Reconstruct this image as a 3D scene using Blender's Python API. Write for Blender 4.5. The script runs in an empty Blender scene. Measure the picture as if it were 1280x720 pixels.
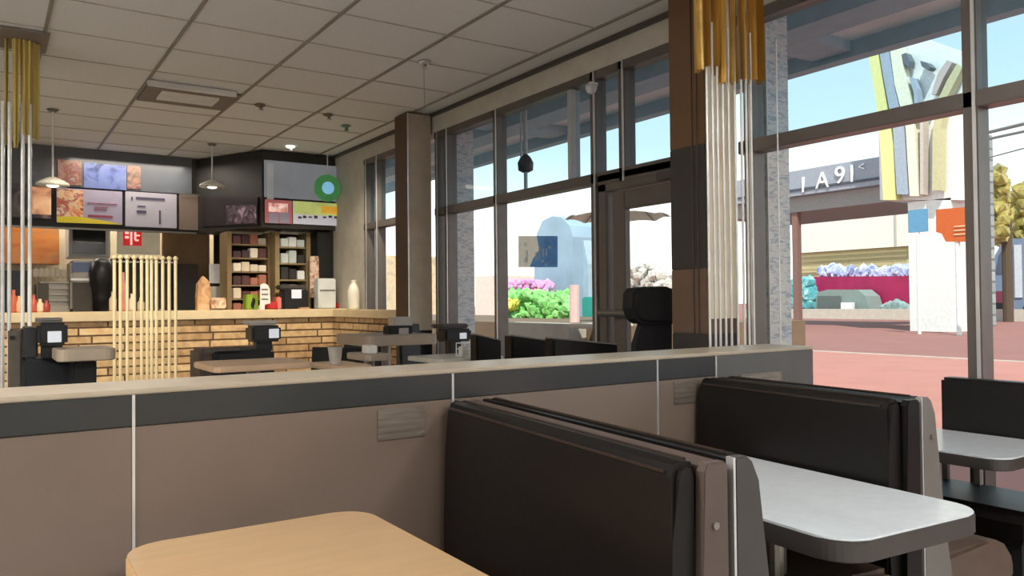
import bpy, bmesh, math, random
from mathutils import Vector, Matrix, noise
random.seed(7)
S = bpy.context.scene
COL = S.collection
PI = math.pi

# ------------------------------------------------------------------ camera
F = 985.2
yaw, pit, rol = math.radians(33.83), math.radians(1.02), math.radians(-.55)
fw = Vector((math.sin(yaw)*math.cos(pit), math.cos(yaw)*math.cos(pit), math.sin(pit)))
rt = Vector((math.cos(yaw), -math.sin(yaw), 0)); up = rt.cross(fw)
rt, up = math.cos(rol)*rt+math.sin(rol)*up, -math.sin(rol)*rt+math.cos(rol)*up
CP = Vector((0, 0, 1.3))
cam = bpy.data.cameras.new('camera'); co = bpy.data.objects.new('camera', cam); COL.objects.link(co)
co.matrix_world = Matrix.Translation(CP) @ Matrix((rt, up, -fw)).transposed().to_4x4()
cam.sensor_width = 36; cam.lens = 36*F/1280; cam.clip_start = .05; cam.clip_end = 2000
S.camera = co
def ray(x, y): return fw+(x-640)/F*rt-(y-360)/F*up
def onx(x, y, X): d = ray(x, y); return CP+d*(X/d.x)          # pixel -> point on a plane of the room
def ony(x, y, Y): d = ray(x, y); return CP+d*(Y/d.y)
def onz(x, y, Z): d = ray(x, y); return CP+d*((Z-1.3)/d.z)

# --------------------------------------------------------------- materials
def lin(c):
    return tuple(((v/255)/12.92 if v/255 <= .04045 else ((v/255+.055)/1.055)**2.4) for v in c)+(1,)
MATS = {}
def mat(name, rgb, rough=.6, metal=0, var=.06, scale=8, emit=0, bump=0, spec=.5, rgb2=None, stretch=(1,1,1), coat=0):
    if name in MATS: return MATS[name]
    m = bpy.data.materials.new(name); m.use_nodes = True; nt = m.node_tree; N = nt.nodes; L = nt.links
    b = N['Principled BSDF']; b.inputs['Roughness'].default_value = rough; b.inputs['Metallic'].default_value = metal
    b.inputs['Specular IOR Level'].default_value = spec; b.inputs['Coat Weight'].default_value = coat
    tc = N.new('ShaderNodeTexCoord'); mp = N.new('ShaderNodeMapping'); mp.inputs['Scale'].default_value = stretch
    L.new(tc.outputs['Object'], mp.inputs['Vector'])
    nz = N.new('ShaderNodeTexNoise'); nz.inputs['Scale'].default_value = scale; nz.inputs['Detail'].default_value = 5
    L.new(mp.outputs[0], nz.inputs['Vector'])
    r = N.new('ShaderNodeValToRGB'); c = lin(rgb)
    if rgb2: a, d = lin(rgb), lin(rgb2)
    else: a = tuple(v*(1-var) for v in c[:3])+(1,); d = tuple(min(1, v*(1+var)) for v in c[:3])+(1,)
    r.color_ramp.elements[0].color = a; r.color_ramp.elements[1].color = d
    r.color_ramp.elements[0].position = .35; r.color_ramp.elements[1].position = .65
    L.new(nz.outputs['Fac'], r.inputs[0]); L.new(r.outputs[0], b.inputs['Base Color'])
    if emit:
        L.new(r.outputs[0], b.inputs['Emission Color']); b.inputs['Emission Strength'].default_value = emit
    if bump:
        bp = N.new('ShaderNodeBump'); bp.inputs['Strength'].default_value = bump; bp.inputs['Distance'].default_value = .01
        L.new(nz.outputs['Fac'], bp.inputs['Height']); L.new(bp.outputs[0], b.inputs['Normal'])
    MATS[name] = m; return m
def picture(name, cols, scale, emit, stretch=(1,1,1)):
    """busy printed / backlit picture: voronoi cells through a ramp of colours"""
    if name in MATS: return MATS[name]
    m = bpy.data.materials.new(name); m.use_nodes = True; nt = m.node_tree; N = nt.nodes; L = nt.links
    b = N['Principled BSDF']; b.inputs['Roughness'].default_value = .3
    tc = N.new('ShaderNodeTexCoord'); mp = N.new('ShaderNodeMapping'); mp.inputs['Scale'].default_value = stretch
    L.new(tc.outputs['Object'], mp.inputs['Vector'])
    nz = N.new('ShaderNodeTexNoise'); nz.inputs['Scale'].default_value = scale; nz.inputs['Detail'].default_value = 4; nz.inputs['Distortion'].default_value = 1.2
    L.new(mp.outputs[0], nz.inputs['Vector'])
    r = N.new('ShaderNodeValToRGB'); cr = r.color_ramp
    while len(cr.elements) < len(cols): cr.elements.new(.5)
    for i, c in enumerate(cols):
        cr.elements[i].position = .32+.36*i/(len(cols)-1); cr.elements[i].color = lin(c)
    L.new(nz.outputs['Fac'], r.inputs[0]); L.new(r.outputs[0], b.inputs['Base Color'])
    if emit: L.new(r.outputs[0], b.inputs['Emission Color']); b.inputs['Emission Strength'].default_value = emit
    MATS[name] = m; return m
def glass(name, tint, gloss, rough=.02):
    m = bpy.data.materials.new(name); m.use_nodes = True; nt = m.node_tree; N = nt.nodes; L = nt.links
    N.remove(N['Principled BSDF'])
    t = N.new('ShaderNodeBsdfTransparent'); t.inputs[0].default_value = tint
    g = N.new('ShaderNodeBsdfGlossy'); g.inputs['Roughness'].default_value = rough; g.inputs[0].default_value = (1,1,1,1)
    fr = N.new('ShaderNodeLayerWeight'); pw = N.new('ShaderNodeMath'); pw.operation = 'POWER'; pw.inputs[1].default_value = 5
    L.new(fr.outputs['Facing'], pw.inputs[0])
    mu = N.new('ShaderNodeMath'); mu.operation = 'MULTIPLY_ADD'; mu.inputs[1].default_value = gloss*.10; mu.inputs[2].default_value = .006*gloss
    mx = N.new('ShaderNodeMixShader'); L.new(pw.outputs[0], mu.inputs[0]); L.new(mu.outputs[0], mx.inputs[0])
    L.new(t.outputs[0], mx.inputs[1]); L.new(g.outputs[0], mx.inputs[2]); L.new(mx.outputs[0], N['Material Output'].inputs[0])
    MATS[name] = m; return m

def stone_mat(name, c1, c2, mortar, bw, bh, axis='XZ', bump=.5):
    m = bpy.data.materials.new(name); m.use_nodes = True; nt = m.node_tree; N = nt.nodes; L = nt.links
    b = N['Principled BSDF']; b.inputs['Roughness'].default_value = .85
    tc = N.new('ShaderNodeTexCoord'); sp = N.new('ShaderNodeSeparateXYZ'); cb = N.new('ShaderNodeCombineXYZ')
    L.new(tc.outputs['Object'], sp.inputs[0])
    ad = N.new('ShaderNodeMath'); ad.operation = 'ADD'; L.new(sp.outputs['X'], ad.inputs[0]); L.new(sp.outputs['Y'], ad.inputs[1])
    L.new(ad.outputs[0], cb.inputs[0]); L.new(sp.outputs['Z'], cb.inputs[1])
    bk = N.new('ShaderNodeTexBrick'); L.new(cb.outputs[0], bk.inputs['Vector'])
    bk.inputs['Color1'].default_value = lin(c1); bk.inputs['Color2'].default_value = lin(c2); bk.inputs['Mortar'].default_value = lin(mortar)
    bk.inputs['Scale'].default_value = 1; bk.inputs['Brick Width'].default_value = bw; bk.inputs['Row Height'].default_value = bh
    bk.inputs['Mortar Size'].default_value = bh*.13; bk.inputs['Mortar Smooth'].default_value = .4; bk.offset = .37; bk.squash = 1.4; bk.squash_frequency = 3
    nz = N.new('ShaderNodeTexNoise'); nz.inputs['Scale'].default_value = 14; L.new(tc.outputs['Object'], nz.inputs['Vector'])
    mx = N.new('ShaderNodeMix'); mx.data_type = 'RGBA'; mx.blend_type = 'OVERLAY'; mx.inputs[0].default_value = .6
    L.new(bk.outputs['Color'], mx.inputs[6]); L.new(nz.outputs['Fac'], mx.inputs[7]); L.new(mx.outputs[2], b.inputs['Base Color'])
    bp = N.new('ShaderNodeBump'); bp.inputs['Strength'].default_value = bump; bp.inputs['Distance'].default_value = .02; bp.invert = True
    L.new(bk.outputs['Fac'], bp.inputs['Height']); L.new(bp.outputs[0], b.inputs['Normal'])
    MATS[name] = m; return m

G = lambda *a, **k: mat(*a, **k)
ceil_m = G('ceiling tile', (228,230,228), .9, bump=.1, scale=60, var=.03)
bar_m = G('ceiling bar', (140,134,126), .5)
wallp = G('pale wall paint', (190,186,176), .8)
darkm = G('dark bronze frame', (82,76,74), .45, .3)
frame_m = G('window frame', (108,102,98), .4, .4)
trim_m = G('bright aluminium', (215,215,215), .35, .6)
floor_m = G('floor tile', (168,166,162), .5, scale=3)
taupe = G('taupe laminate', (118,103,93), .45, var=.05, scale=3)
band_m = G('charcoal laminate', (50,52,53), .3)
cap_m = G('cream cap', (182,170,152), .35)
vinyl = G('dark brown vinyl', (12,8,7), .42, var=.1, scale=20, bump=.05, spec=.4)
vinyl_s = G('brown seat vinyl', (92,76,66), .4, var=.1, scale=20, bump=.05)
panel_m = G('brown end panel', (82,70,65), .45)
panel_d = G('charcoal end panel', (62,60,59), .45)
panel_g = G('grey end panel', (112,108,104), .45)
tan_top = G('tan laminate', (178,148,112), .35, var=.05, scale=5, stretch=(1,6,1))
gry_top = G('pale grey laminate', (212,220,226), .22, var=.03, scale=30)
edge_m = G('grey table edge', (64,60,58), .5)
edge_t = G('tan table edge', (196,160,118), .5)
steel = G('brushed steel', (150,146,140), .35, .8, scale=30, stretch=(1,1,12))
black = G('black plastic', (20,21,24), .4)
blackm = G('black matte', (16,16,18), .7)
grey = G('mid grey plastic', (120,116,112), .5)
white = G('white plastic', (225,225,222), .4)
gold = G('gold foil', (196,150,72), .32, .45, var=.25, scale=3, stretch=(6,6,.6))
yel = G('yellow translucent foil', (206,186,116), .5, 0, var=.2, scale=3, stretch=(6,6,.6))
rod_m = G('pale gold rod', (246,228,184), .4, 0)
rodc = G('clear silver rod', (222,224,222), .25, .15, var=.1)
brown_w = G('brown panel', (104,76,48), .6)
char_w = G('charcoal panel', (54,50,48), .6)
tan_w = G('pinkish brown panel', (104,82,66), .6)
kit_wall = G('kitchen wall', (170,156,132), .7)
counter_m = G('counter slab', (215,196,160), .4)
conc = G('concrete', (200,192,180), .9, bump=.2, scale=5)

# ----------------------------------------------------------------- helpers
ORG = {}
def _w(o): return ORG.get(o.name, Vector((0,0,0)))
def link(name, bm, m, parent=None, smooth=False, org=None):
    """bm is in world coordinates; the object's origin goes to its base (or to its root's)"""
    me = bpy.data.meshes.new(name)
    if parent is not None: o0 = _w(parent)
    elif org is not None: o0 = Vector(org)
    else:
        vs = [v.co for v in bm.verts]
        mn = Vector([min(v[i] for v in vs) for i in range(3)]); mx = Vector([max(v[i] for v in vs) for i in range(3)])
        o0 = Vector(((mn.x+mx.x)/2, (mn.y+mx.y)/2, mn.z))
    for v in bm.verts: v.co -= o0
    bmesh.ops.recalc_face_normals(bm, faces=bm.faces)
    bm.to_mesh(me); bm.free()
    for mm in (m if isinstance(m, (list, tuple)) else [m]): me.materials.append(mm)
    if smooth:
        for p in me.polygons: p.use_smooth = True
    o = bpy.data.objects.new(name, me); COL.objects.link(o)
    if parent is not None: o.parent = parent
    else: o.location = o0
    ORG[o.name] = o0
    return o
def tag(o, label=None, cat=None, group=None, kind=None):
    if label: o['label'] = label
    if cat: o['category'] = cat
    if group: o['group'] = group
    if kind: o['kind'] = kind
    return o
def thing(name, label, cat, loc, group=None):
    o = bpy.data.objects.new(name, None); COL.objects.link(o); o.location = loc; o.empty_display_size = .1
    ORG[o.name] = Vector(loc); return tag(o, label, cat, group)
def abox(bm, x0, x1, y0, y1, z0, z1, bev=0, seg=2, mi=0):
    vs = [bm.verts.new((x, y, z)) for x in (x0, x1) for y in (y0, y1) for z in (z0, z1)]
    fs = [bm.faces.new([vs[i] for i in f]) for f in ((0,1,3,2),(4,6,7,5),(0,4,5,1),(2,3,7,6),(0,2,6,4),(1,5,7,3))]
    for f in fs: f.material_index = mi
    if bev:
        es = list({e for f in fs for e in f.edges})
        bmesh.ops.bevel(bm, geom=es, offset=bev, segments=seg, affect='EDGES', clamp_overlap=True)
def box(name, m, x0, x1, y0, y1, z0, z1, parent=None, bev=0, seg=2, **k):
    bm = bmesh.new(); abox(bm, min(x0,x1), max(x0,x1), min(y0,y1), max(y0,y1), min(z0,z1), max(z0,z1), bev, seg)
    return link(name, bm, m, parent, **k)
def aprism(bm, pts, axis, a0, a1, bev=0, seg=2):
    """pts outline in the two other axes; extruded along axis"""
    def P(p, a):
        return {'x': (a, p[0], p[1]), 'y': (p[0], a, p[1]), 'z': (p[0], p[1], a)}[axis]
    A = [bm.verts.new(P(p, a0)) for p in pts]; B = [bm.verts.new(P(p, a1)) for p in pts]; n = len(pts)
    f1 = bm.faces.new(A); f2 = bm.faces.new(B[::-1])
    for i in range(n): bm.faces.new((A[i], B[i], B[(i+1)%n], A[(i+1)%n]))
    if bev: bmesh.ops.bevel(bm, geom=list(f1.edges)+list(f2.edges), offset=bev, segments=seg, affect='EDGES', clamp_overlap=True)
def prism(name, m, pts, axis, a0, a1, parent=None, bev=0, smooth=False, **k):
    bm = bmesh.new(); aprism(bm, pts, axis, a0, a1, bev); return link(name, bm, m, parent, smooth, **k)
def atube(bm, p, q, r, n=10, r2=None):
    p, q = Vector(p), Vector(q); d = (q-p).normalized(); a = d.orthogonal().normalized(); b = d.cross(a)
    r2 = r if r2 is None else r2
    A = [bm.verts.new(p+(a*math.cos(t)+b*math.sin(t))*r) for t in [2*PI*i/n for i in range(n)]]
    B = [bm.verts.new(q+(a*math.cos(t)+b*math.sin(t))*r2) for t in [2*PI*i/n for i in range(n)]]
    bm.faces.new(A[::-1]); bm.faces.new(B)
    for i in range(n): bm.faces.new((A[i], A[(i+1)%n], B[(i+1)%n], B[i]))
def tube(name, m, p, q, r, parent=None, n=10, r2=None, **k):
    bm = bmesh.new(); atube(bm, p, q, r, n, r2); return link(name, bm, m, parent, **k)
def lathe(name, m, c, prof, parent=None, n=24, sy=1, **k):
    bm = bmesh.new(); rings = []
    for r, z in prof:
        rings.append([bm.verts.new((c[0]+r*math.cos(2*PI*i/n), c[1]+sy*r*math.sin(2*PI*i/n), c[2]+z)) for i in range(n)])
    for a, b in zip(rings, rings[1:]):
        for i in range(n): bm.faces.new((a[i], a[(i+1)%n], b[(i+1)%n], b[i]))
    bm.faces.new(rings[0][::-1]); bm.faces.new(rings[-1])
    return link(name, bm, m, parent, smooth=True, **k)
def blob(bm, c, r, sub=2, amp=.25, fq=1.5, sc=(1,1,1)):
    t = bmesh.new(); bmesh.ops.create_icosphere(t, subdivisions=sub, radius=1)
    mp = {}
    for v in t.verts:
        d = v.co*(1+amp*noise.noise(v.co*fq+Vector(c)))
        mp[v] = bm.verts.new(Vector(c)+Vector((d.x*sc[0], d.y*sc[1], d.z*sc[2]))*r)
    for f in t.faces: bm.faces.new([mp[v] for v in f.verts])
    t.free()
def rrect(x0, x1, y0, y1, r, n=8):
    out = []
    for cx, cy, a in ((x1-r, y1-r, 0), (x0+r, y1-r, PI/2), (x0+r, y0+r, PI), (x1-r, y0+r, 1.5*PI)):
        out += [(cx+r*math.cos(a+PI/2*i/n), cy+r*math.sin(a+PI/2*i/n)) for i in range(n+1)]
    return out
def struct(o): o['kind'] = 'structure'; return o
def snap(z, Y): return 1.2405 if Y > 9.75 and 1.15 < z < 1.3 else z
def yb(name, m, x0, y0, x1, y1, Y, dep, parent=None, bev=0, **k):
    """box whose front face fills a pixel rectangle on the plane y=Y, going back by dep"""
    mx, my = (x0+x1)/2, (y0+y1)/2
    return box(name, m, ony(x0, my, Y).x, ony(x1, my, Y).x, Y, Y+dep, snap(ony(mx, y1, Y).z, Y), ony(mx, y0, Y).z, parent, bev, **k)
def xb(name, m, x0, y0, x1, y1, X, dep, parent=None, bev=0, **k):
    mx, my = (x0+x1)/2, (y0+y1)/2
    zb = onx(mx, y1, X).z; zb = 0 if X > 25 and zb < 1.25 else zb
    return box(name, m, X, X+dep, onx(x0, my, X).y, onx(x1, my, X).y, zb, onx(mx, y0, X).z, parent, bev, **k)
def xpoly(name, m, pts, X, dep, parent=None, **k):
    return prism(name, m, [(onx(x, y, X).y, 0 if (X > 25 and y >= 384) else onx(x, y, X).z) for x, y in pts], 'x', X, X+dep, parent, **k)
def paper(name, src):
    m = MATS[src].copy(); m.name = name; N = m.node_tree.nodes; L = m.node_tree.links; b = N['Principled BSDF']
    t = N.new('ShaderNodeBsdfTranslucent'); L.new(b.inputs['Base Color'].links[0].from_socket, t.inputs[0])
    mx = N.new('ShaderNodeMixShader'); mx.inputs[0].default_value = .6
    L.new(b.outputs[0], mx.inputs[1]); L.new(t.outputs[0], mx.inputs[2]); L.new(mx.outputs[0], N['Material Output'].inputs[0]); MATS[name] = m; return m
def text(name, s, m, loc, size, parent, rot, depth=.005, sx=1):
    cu = bpy.data.curves.new(name, 'FONT'); cu.body = s; cu.size = size; cu.extrude = depth; cu.align_x = 'CENTER'; cu.align_y = 'CENTER'
    t = bpy.data.objects.new('tmp', cu); COL.objects.link(t)
    me = bpy.data.meshes.new_from_object(t.evaluated_get(bpy.context.evaluated_depsgraph_get())); bpy.data.objects.remove(t)
    me.materials.append(m); o = bpy.data.objects.new(name, me); COL.objects.link(o); o.parent = parent
    o.location = Vector(loc)-_w(parent); o.rotation_euler = rot; o.scale = (sx, 1, 1); ORG[o.name] = _w(parent); return o

# ================================================================= SETTING
XW, YF, YB, CZ = 3.46, 12.6, -3.2, 3.05
XL = -4.2
struct(box('floor', floor_m, XL-.2, XW+.1, YB-.2, YF+.2, -.12, 0))
ce = struct(box('ceiling', ceil_m, XL-.2, XW+.12, YB-.2, YF+.2, CZ+.005, CZ+.2))
bm = bmesh.new()
x = .32-.735*6
while x < 3.3: abox(bm, x-.010, x+.010, YB, 9.9, CZ-.006, CZ+.01); x += .735
link('grid_bars', bm, bar_m, ce); bm = bmesh.new()
y = 5.73-.62*14
while y < 9.9: abox(bm, XL, 3.26, y-.0045, y+.0045, CZ-.001, CZ+.01); y += .62
link('cross_bars', bm, G('cross bar', (186,178,168), .5), ce)
struct(box('wall_left', wallp, XL-.2, XL, YB, YF, 0, CZ))
struct(box('wall_back', wallp, XL, XW, YB-.2, YB, 0, CZ))
struct(box('wall_far', kit_wall, XL, XW, YF, YF+.2, 0, CZ))
# window wall: strip above, kerb below, solid end
bm = bmesh.new()
abox(bm, XW, XW+.12, YB, YF, 2.87, CZ); abox(bm, XW, XW+.12, YB, YF, 0, .12); abox(bm, XW-.0, XW+.12, 8.05, YF, .12, 2.87)
struct(link('wall_right', bm, wallp))
struct(box('trim_1', darkm, XW-.03, XW-.001, YB, 8.9, CZ-.03, CZ))
# ceiling/bulkhead step near windows
def window_frame(n, y0, y1, muls, z0=.12, z1=2.87, tr=(2.10, 2.17)):
    """a window with frame bars (world Y list of mullions) and a pane per light"""
    bm = bmesh.new(); a, b = XW-.01, XW+.09
    abox(bm, a, b, y0, y1, z1-.06, z1, .004); abox(bm, a, b, y0, y1, z0, z0+.07, .004)
    abox(bm, a, b, y0, y1, tr[0], tr[1], .004)
    for m_ in muls: abox(bm, a, b, m_-.03, m_+.03, z0, z1, .004)
    o = struct(link('window_%d' % n, bm, frame_m))
    bm = bmesh.new()
    for m_ in muls: abox(bm, XW-.018, XW-.0105, m_-.045+.02, m_-.012, z0, z1)
    link('lit_edge', bm, trim_m, o)  # bright strips paint the lit edge of each mullion
    g = bmesh.new(); abox(g, XW+.035, XW+.041, y0, y1, z0+.05, tr[0]+.02); link('pane', g, GL, o)
    g = bmesh.new(); abox(g, XW+.035, XW+.041, y0, y1, tr[1]-.02, z1-.03); link('upper_pane', g, GU, o)
    return o
GL = glass('clear glass', (.97,.99,.99,1), 1.0)
GU = glass('tinted glass', (.80,.90,.94,1), 1.2)
window_frame(1, 6.75, 8.05, [6.8, 7.72, 8.0])
w2 = window_frame(2, 4.1, 6.42, [4.14, 5.38, 6.2, 6.38])
box('upper_mullion', G('pale mullion', (170,174,176), .4), XW, XW+.08, 4.385, 4.435, 2.171, 2.809, w2, .004)
window_frame(3, YB, 2.9, [-3.1, -1.5, .1, 1.67, 2.83])
window_frame(4, 3.19, 4.1, [3.85], z0=2.08, tr=(2.10, 2.17))
# door
d = struct(thing('door_1', None, None, (XW, 3.6, 0)))
bm = bmesh.new()
abox(bm, XW-.02, XW+.08, 4.0, 4.08, 0, 2.08, .004); abox(bm, XW-.02, XW+.08, 3.19, 4.08, 2.03, 2.08, .004)
link('door_frame', bm, frame_m, d)
bm = bmesh.new()
abox(bm, XW, XW+.05, 3.84, 3.96, .02, 2.02, .005); abox(bm, XW, XW+.05, 3.2, 3.28, .02, 2.02, .005)
abox(bm, XW, XW+.05, 3.28, 3.84, 1.90, 2.02, .005); abox(bm, XW, XW+.05, 3.28, 3.84, .02, .25, .005)
link('door_leaf', bm, frame_m, d)
box('pane', GL, XW+.02, XW+.026, 3.28, 3.84, .25, 1.9, d)
tube('push_bar', steel, (XW-.05, 3.25, 1.22), (XW-.05, 4.05, 1.22), .022, d)
box('door_closer', darkm, XW-.05, XW-.021, 3.3, 3.5, 2.03, 2.08, d, .005)

# interior columns
def column(label, y0, y1, cuts, x0=3.2):
    c = thing('column', label, 'column', (x0+.13, (y0+y1)/2, 0))
    z = 0
    for zz, m_, nm in cuts:
        box(nm, m_, x0, XW-.02, y0, y1, z, zz, c, .004); z = zz
    return c
c1 = column('near square column clad in brown, charcoal and pinkish brown panels', 2.91, 3.17,
       [(1.12, char_w, 'base_panel'), (1.47, tan_w, 'lower_panel'), (2.14, char_w, 'middle_panel'), (3.045, brown_w, 'upper_panel')])
box('sunlit_panel', G('painted sunlight cream', (236,224,196), .35), 3.21, XW-.03, 2.902, 2.909, 1.2, 2.98, c1)  # cream panel paints sunlight onto the column's front face
bm = bmesh.new(); abox(bm, 3.192, 3.199, 2.995, 3.0, 1.12, 3.03); abox(bm, 3.192, 3.199, 2.96, 2.965, 1.12, 3.03)
link('trim_strip', bm, panel_m, c1)
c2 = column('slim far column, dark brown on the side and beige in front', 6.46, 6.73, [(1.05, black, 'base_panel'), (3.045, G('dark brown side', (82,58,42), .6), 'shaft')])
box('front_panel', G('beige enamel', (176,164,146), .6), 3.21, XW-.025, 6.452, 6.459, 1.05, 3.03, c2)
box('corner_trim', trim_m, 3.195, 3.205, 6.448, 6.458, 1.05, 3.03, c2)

# ================================================================= PARTITION
PY = 2.16
pt = thing('partition_wall', 'low taupe partition with charcoal band and cream cap behind the booths', 'partition', (1.0, 2.25, 0))
seams = [-2.2, -1.2, -.45, .31, 1.22, 2.10, 2.42, 3.05]
bm = bmesh.new(); bm2 = bmesh.new(); bm3 = bmesh.new()
for a, b in zip(seams, seams[1:]):
    if b < 3:
        abox(bm, a+.003, b-.003, PY, PY+.2, .02, .998, .002); abox(bm2, a+.003, b-.003, PY, PY+.2, 1.0, 1.078, .002)
    else: box('end_panel', G('slate laminate', (92,92,90), .5), a+.003, b-.003, PY, PY+.2, .02, 1.078, pt, .002)
    if b < 3: abox(bm3, b-.0035, b+.0035, PY-.003, PY+.01, .02, 1.078)
link('lower_panel', bm, taupe, pt); link('band_panel', bm2, band_m, pt); link('seam_strip', bm3, trim_m, pt)
box('cap', cap_m, -2.2, 3.05, PY-.002, PY+.26, 1.0785, 1.092, pt, .003)
plq = G('brushed plaque', (150,140,130), .35, .6, var=.3, scale=5, stretch=(1,1,14))
for (xa, xb_, za, zb, lb) in ((.965, 1.12, .895, .985, 'brushed metal plate on partition left of the nearest booth back'),
                              (2.185, 2.30, .905, .99, 'small brushed metal plate left of the second booth back'),
                              (2.56, 2.82, .95, .995, 'brushed metal plate above the second booth back')):
    p_ = thing('wall_plate', lb, 'plate', ((xa+xb_)/2, PY-.002, za), 'metal plates on the partition')
    box('plate', plq, xa, xb_, PY-.006, PY-.0005, za, zb, p_, .001)
    for xx in (xa+.008, xb_-.008):
        for zz in (za+.008, zb-.008): tube('screw', steel, (xx, PY-.0085, zz), (xx, PY-.006, zz), .003, p_, 8)

# ================================================================= BOOTHS
def bench(label, loc, rz, face, L, mp, style, grp, seat=True, sw=.5, bolt=False):
    """local frame: x towards the sitter (times face), y from the aisle end to the partition"""
    t = thing('booth_bench', label, 'booth bench', loc, grp); O = Vector(loc)
    H = 1.0; f = face
    def pr(name, m_, pts, a0, a1, bev=0, smooth=False):
        return prism(name, m_, [(O.x+f*px, pz) for px, pz in pts], 'y', O.y+a0, O.y+a1, t, bev)
    # shell board that runs the whole length
    pr('back_board', mp if style == 'A' else vinyl, [(0,.0),(.05,.0),(.05,H-.012),(.012,H-.004),(0,H-.02)] if style == 'A' else [(0,0),(.02,0),(.02,H-.006),(0,H-.006)], .006, L)
    # end panel
    if style == 'A':
        e = pr('end_panel', mp, [(0,.0),(.085,0),(.07,.6),(.058,H-.02),(.048,H-.004),(.008,H-.004),(0,H-.012)], -.02, .006, .003)
        bx = .035
    else:
        e = pr('end_panel', mp, [(0,.0),(.15,0),(.13,.45),(.10,.62),(.062,H-.05),(.045,H-.012),(.03,H),(0,H)], -.02, .006, .003)
        pr('edge_trim', trim_m, [(-.006,.0),(-.0005,.0),(-.0005,H),(-.006,H)], -.021, -.001)
        bx = .04
    if bolt: b_ = bmesh.new(); atube(b_, (O.x+f*bx, O.y-.026, H-.12), (O.x+f*bx, O.y-.02, H-.12), .007, 12); link('bolt', b_, steel, e)
    # padded back: thin at the top, thicker low down
    pts = [(.054,.46),(.128,.46),(.125,.62),(.118,.85),(.112,H-.03),(.102,H-.008),(.088,H+.0),(.064,H-.004),(.054,H-.03)]
    if style == 'B': pts = [(.021,.46),(.115,.46),(.092,.62),(.068,.85),(.058,H-.03),(.05,H-.008),(.04,H-.002),(.024,H-.004),(.021,H-.02)]
    y0 = .0 if style == 'A' else .012
    pad = prism('backrest', vinyl, [(O.x+f*px, pz) for px, pz in pts], 'y', O.y+y0, O.y+L-.005, t, .012)
    b_ = bmesh.new()
    atube(b_, (O.x+f*pts[4][0], O.y+y0+.03, H-.022), (O.x+f*pts[4][0], O.y+L-.03, H-.022), .004, 8)
    atube(b_, (O.x+f*(.064 if style == 'A' else .03), O.y+y0+.03, H-.003), (O.x+f*(.064 if style == 'A' else .03), O.y+L-.03, H-.003), .004, 8)
    link('piping', b_, G('brown piping', (46,34,28), .35), pad)
    if seat:
        sp = [(.09,.40)]
        sp += [(.09,.49),(.13,.505),(sw-.14,.51),(sw-.08,.505),(sw-.035,.485),(sw-.01,.455),(sw,.42),(sw,.385),(sw-.02,.36),(sw-.04,.35),(.09,.35)]
        prism('seat', vinyl_s, [(O.x+f*px, pz) for px, pz in sp], 'y', O.y-.01 if style != 'A' else O.y, O.y+L-(.005 if style == 'B' else .07), t, .015)
        box('base', blackm, O.x+f*.09, O.x+f*(sw-.08), O.y+.03, O.y+L-.08, 0, .35, t)
        if style != 'A':
            box('seat_trim', trim_m, O.x+f*.16, O.x+f*(sw-.01), O.y-.014, O.y-.0105, .362, .368, t)
    t.rotation_euler.z = math.radians(rz)
    return t
g1 = 'booth benches with dark brown padded backs'
bench('nearest booth bench, dark brown padded back with brown end panel facing tan table', (1.170, 1.035, 0), -6.5, -1, 1.095, panel_m, 'A', g1, bolt=True)
bench('booth bench behind the nearest one, charcoal end panel, facing the grey table', (1.190, 1.035, 0), -6.5, 1, 1.107, panel_d, 'B', g1)
bench('second dark booth back facing left across the pale grey table', (2.335, 1.31, 0), -5, -1, .825, vinyl, 'A', g1)
bench('booth bench with grey end panel and brown seat facing the window', (2.350, 1.31, 0), -5, 1, .835, panel_g, 'B', g1, sw=.49, bolt=True)
# bench against the window: backrest on posts above a padded seat
w = thing('window_bench', 'dark window bench with raised backrest on short posts beside the glass', 'booth bench', (3.3, 1.3, 0))
box('backrest', vinyl, 3.36, 3.44, .2, 1.77, .67, .965, w, .012)
for yy in (onx(1182, 585, 3.4).y, onx(1222, 590, 3.4).y, .9, .4):
    box('post', G('pale post', (150,146,140), .4), 3.392, 3.412, yy-.012, yy+.012, .5, .68, w)
prism('seat', vinyl, [(3.06,.42),(3.06,.49),(3.075,.515),(3.10,.53),(3.42,.53),(3.42,.42)], 'y', 1.32, 2.1, w, .01)
box('base', blackm, 3.12, 3.42, 1.36, 2.08, 0, .42, w)
box('end_cap', G('cream end cap', (200,190,170), .5), 3.10, 3.41, 1.307, 1.3195, .43, .515, w, .004)

# ================================================================= TABLES
def booth_table(label, x0, x1, y0, y1, z, r, mt, me_, th, piv=None, rz=0):
    c = piv or ((x0+x1)/2, (y0+y1)/2)
    t = thing('booth_table', label, 'table', (c[0], c[1], 0), 'booth tables')
    o = rrect(x0, x1, y0, y1, r)
    top = prism('tabletop', mt, o, 'z', z-.006, z, t, .002)
    prism('edge_band', me_, rrect(x0-.002, x1+.002, y0-.002, y1+.002, r), 'z', z-th, z-.0065, t, .003)
    cx, cy = (x0+x1)/2, (y0+y1)/2
    tube('pedestal', steel, (cx, cy, .02), (cx, cy, z-th), .035, t, 16)
    box('foot', steel, cx-.2, cx+.2, cy-.2, cy+.2, 0, .02, t, .005)
    t.rotation_euler.z = math.radians(rz); return t
booth_table('tan laminate booth table nearest the camera, light worn edge', .262, .845, .98, 2.0, .75, .085, tan_top, edge_t, .05)
booth_table('pale grey booth table with dark edge between the two rows of booth benches', 1.61, 2.165, 1.065, 1.99, .75, .085, gry_top, edge_m, .055, (1.61, 1.065), -4.5)
booth_table('pale grey booth table beside the window, far right', 2.87, 3.34, 1.30, 2.05, .75, .06, gry_top, edge_m, .045)

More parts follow.
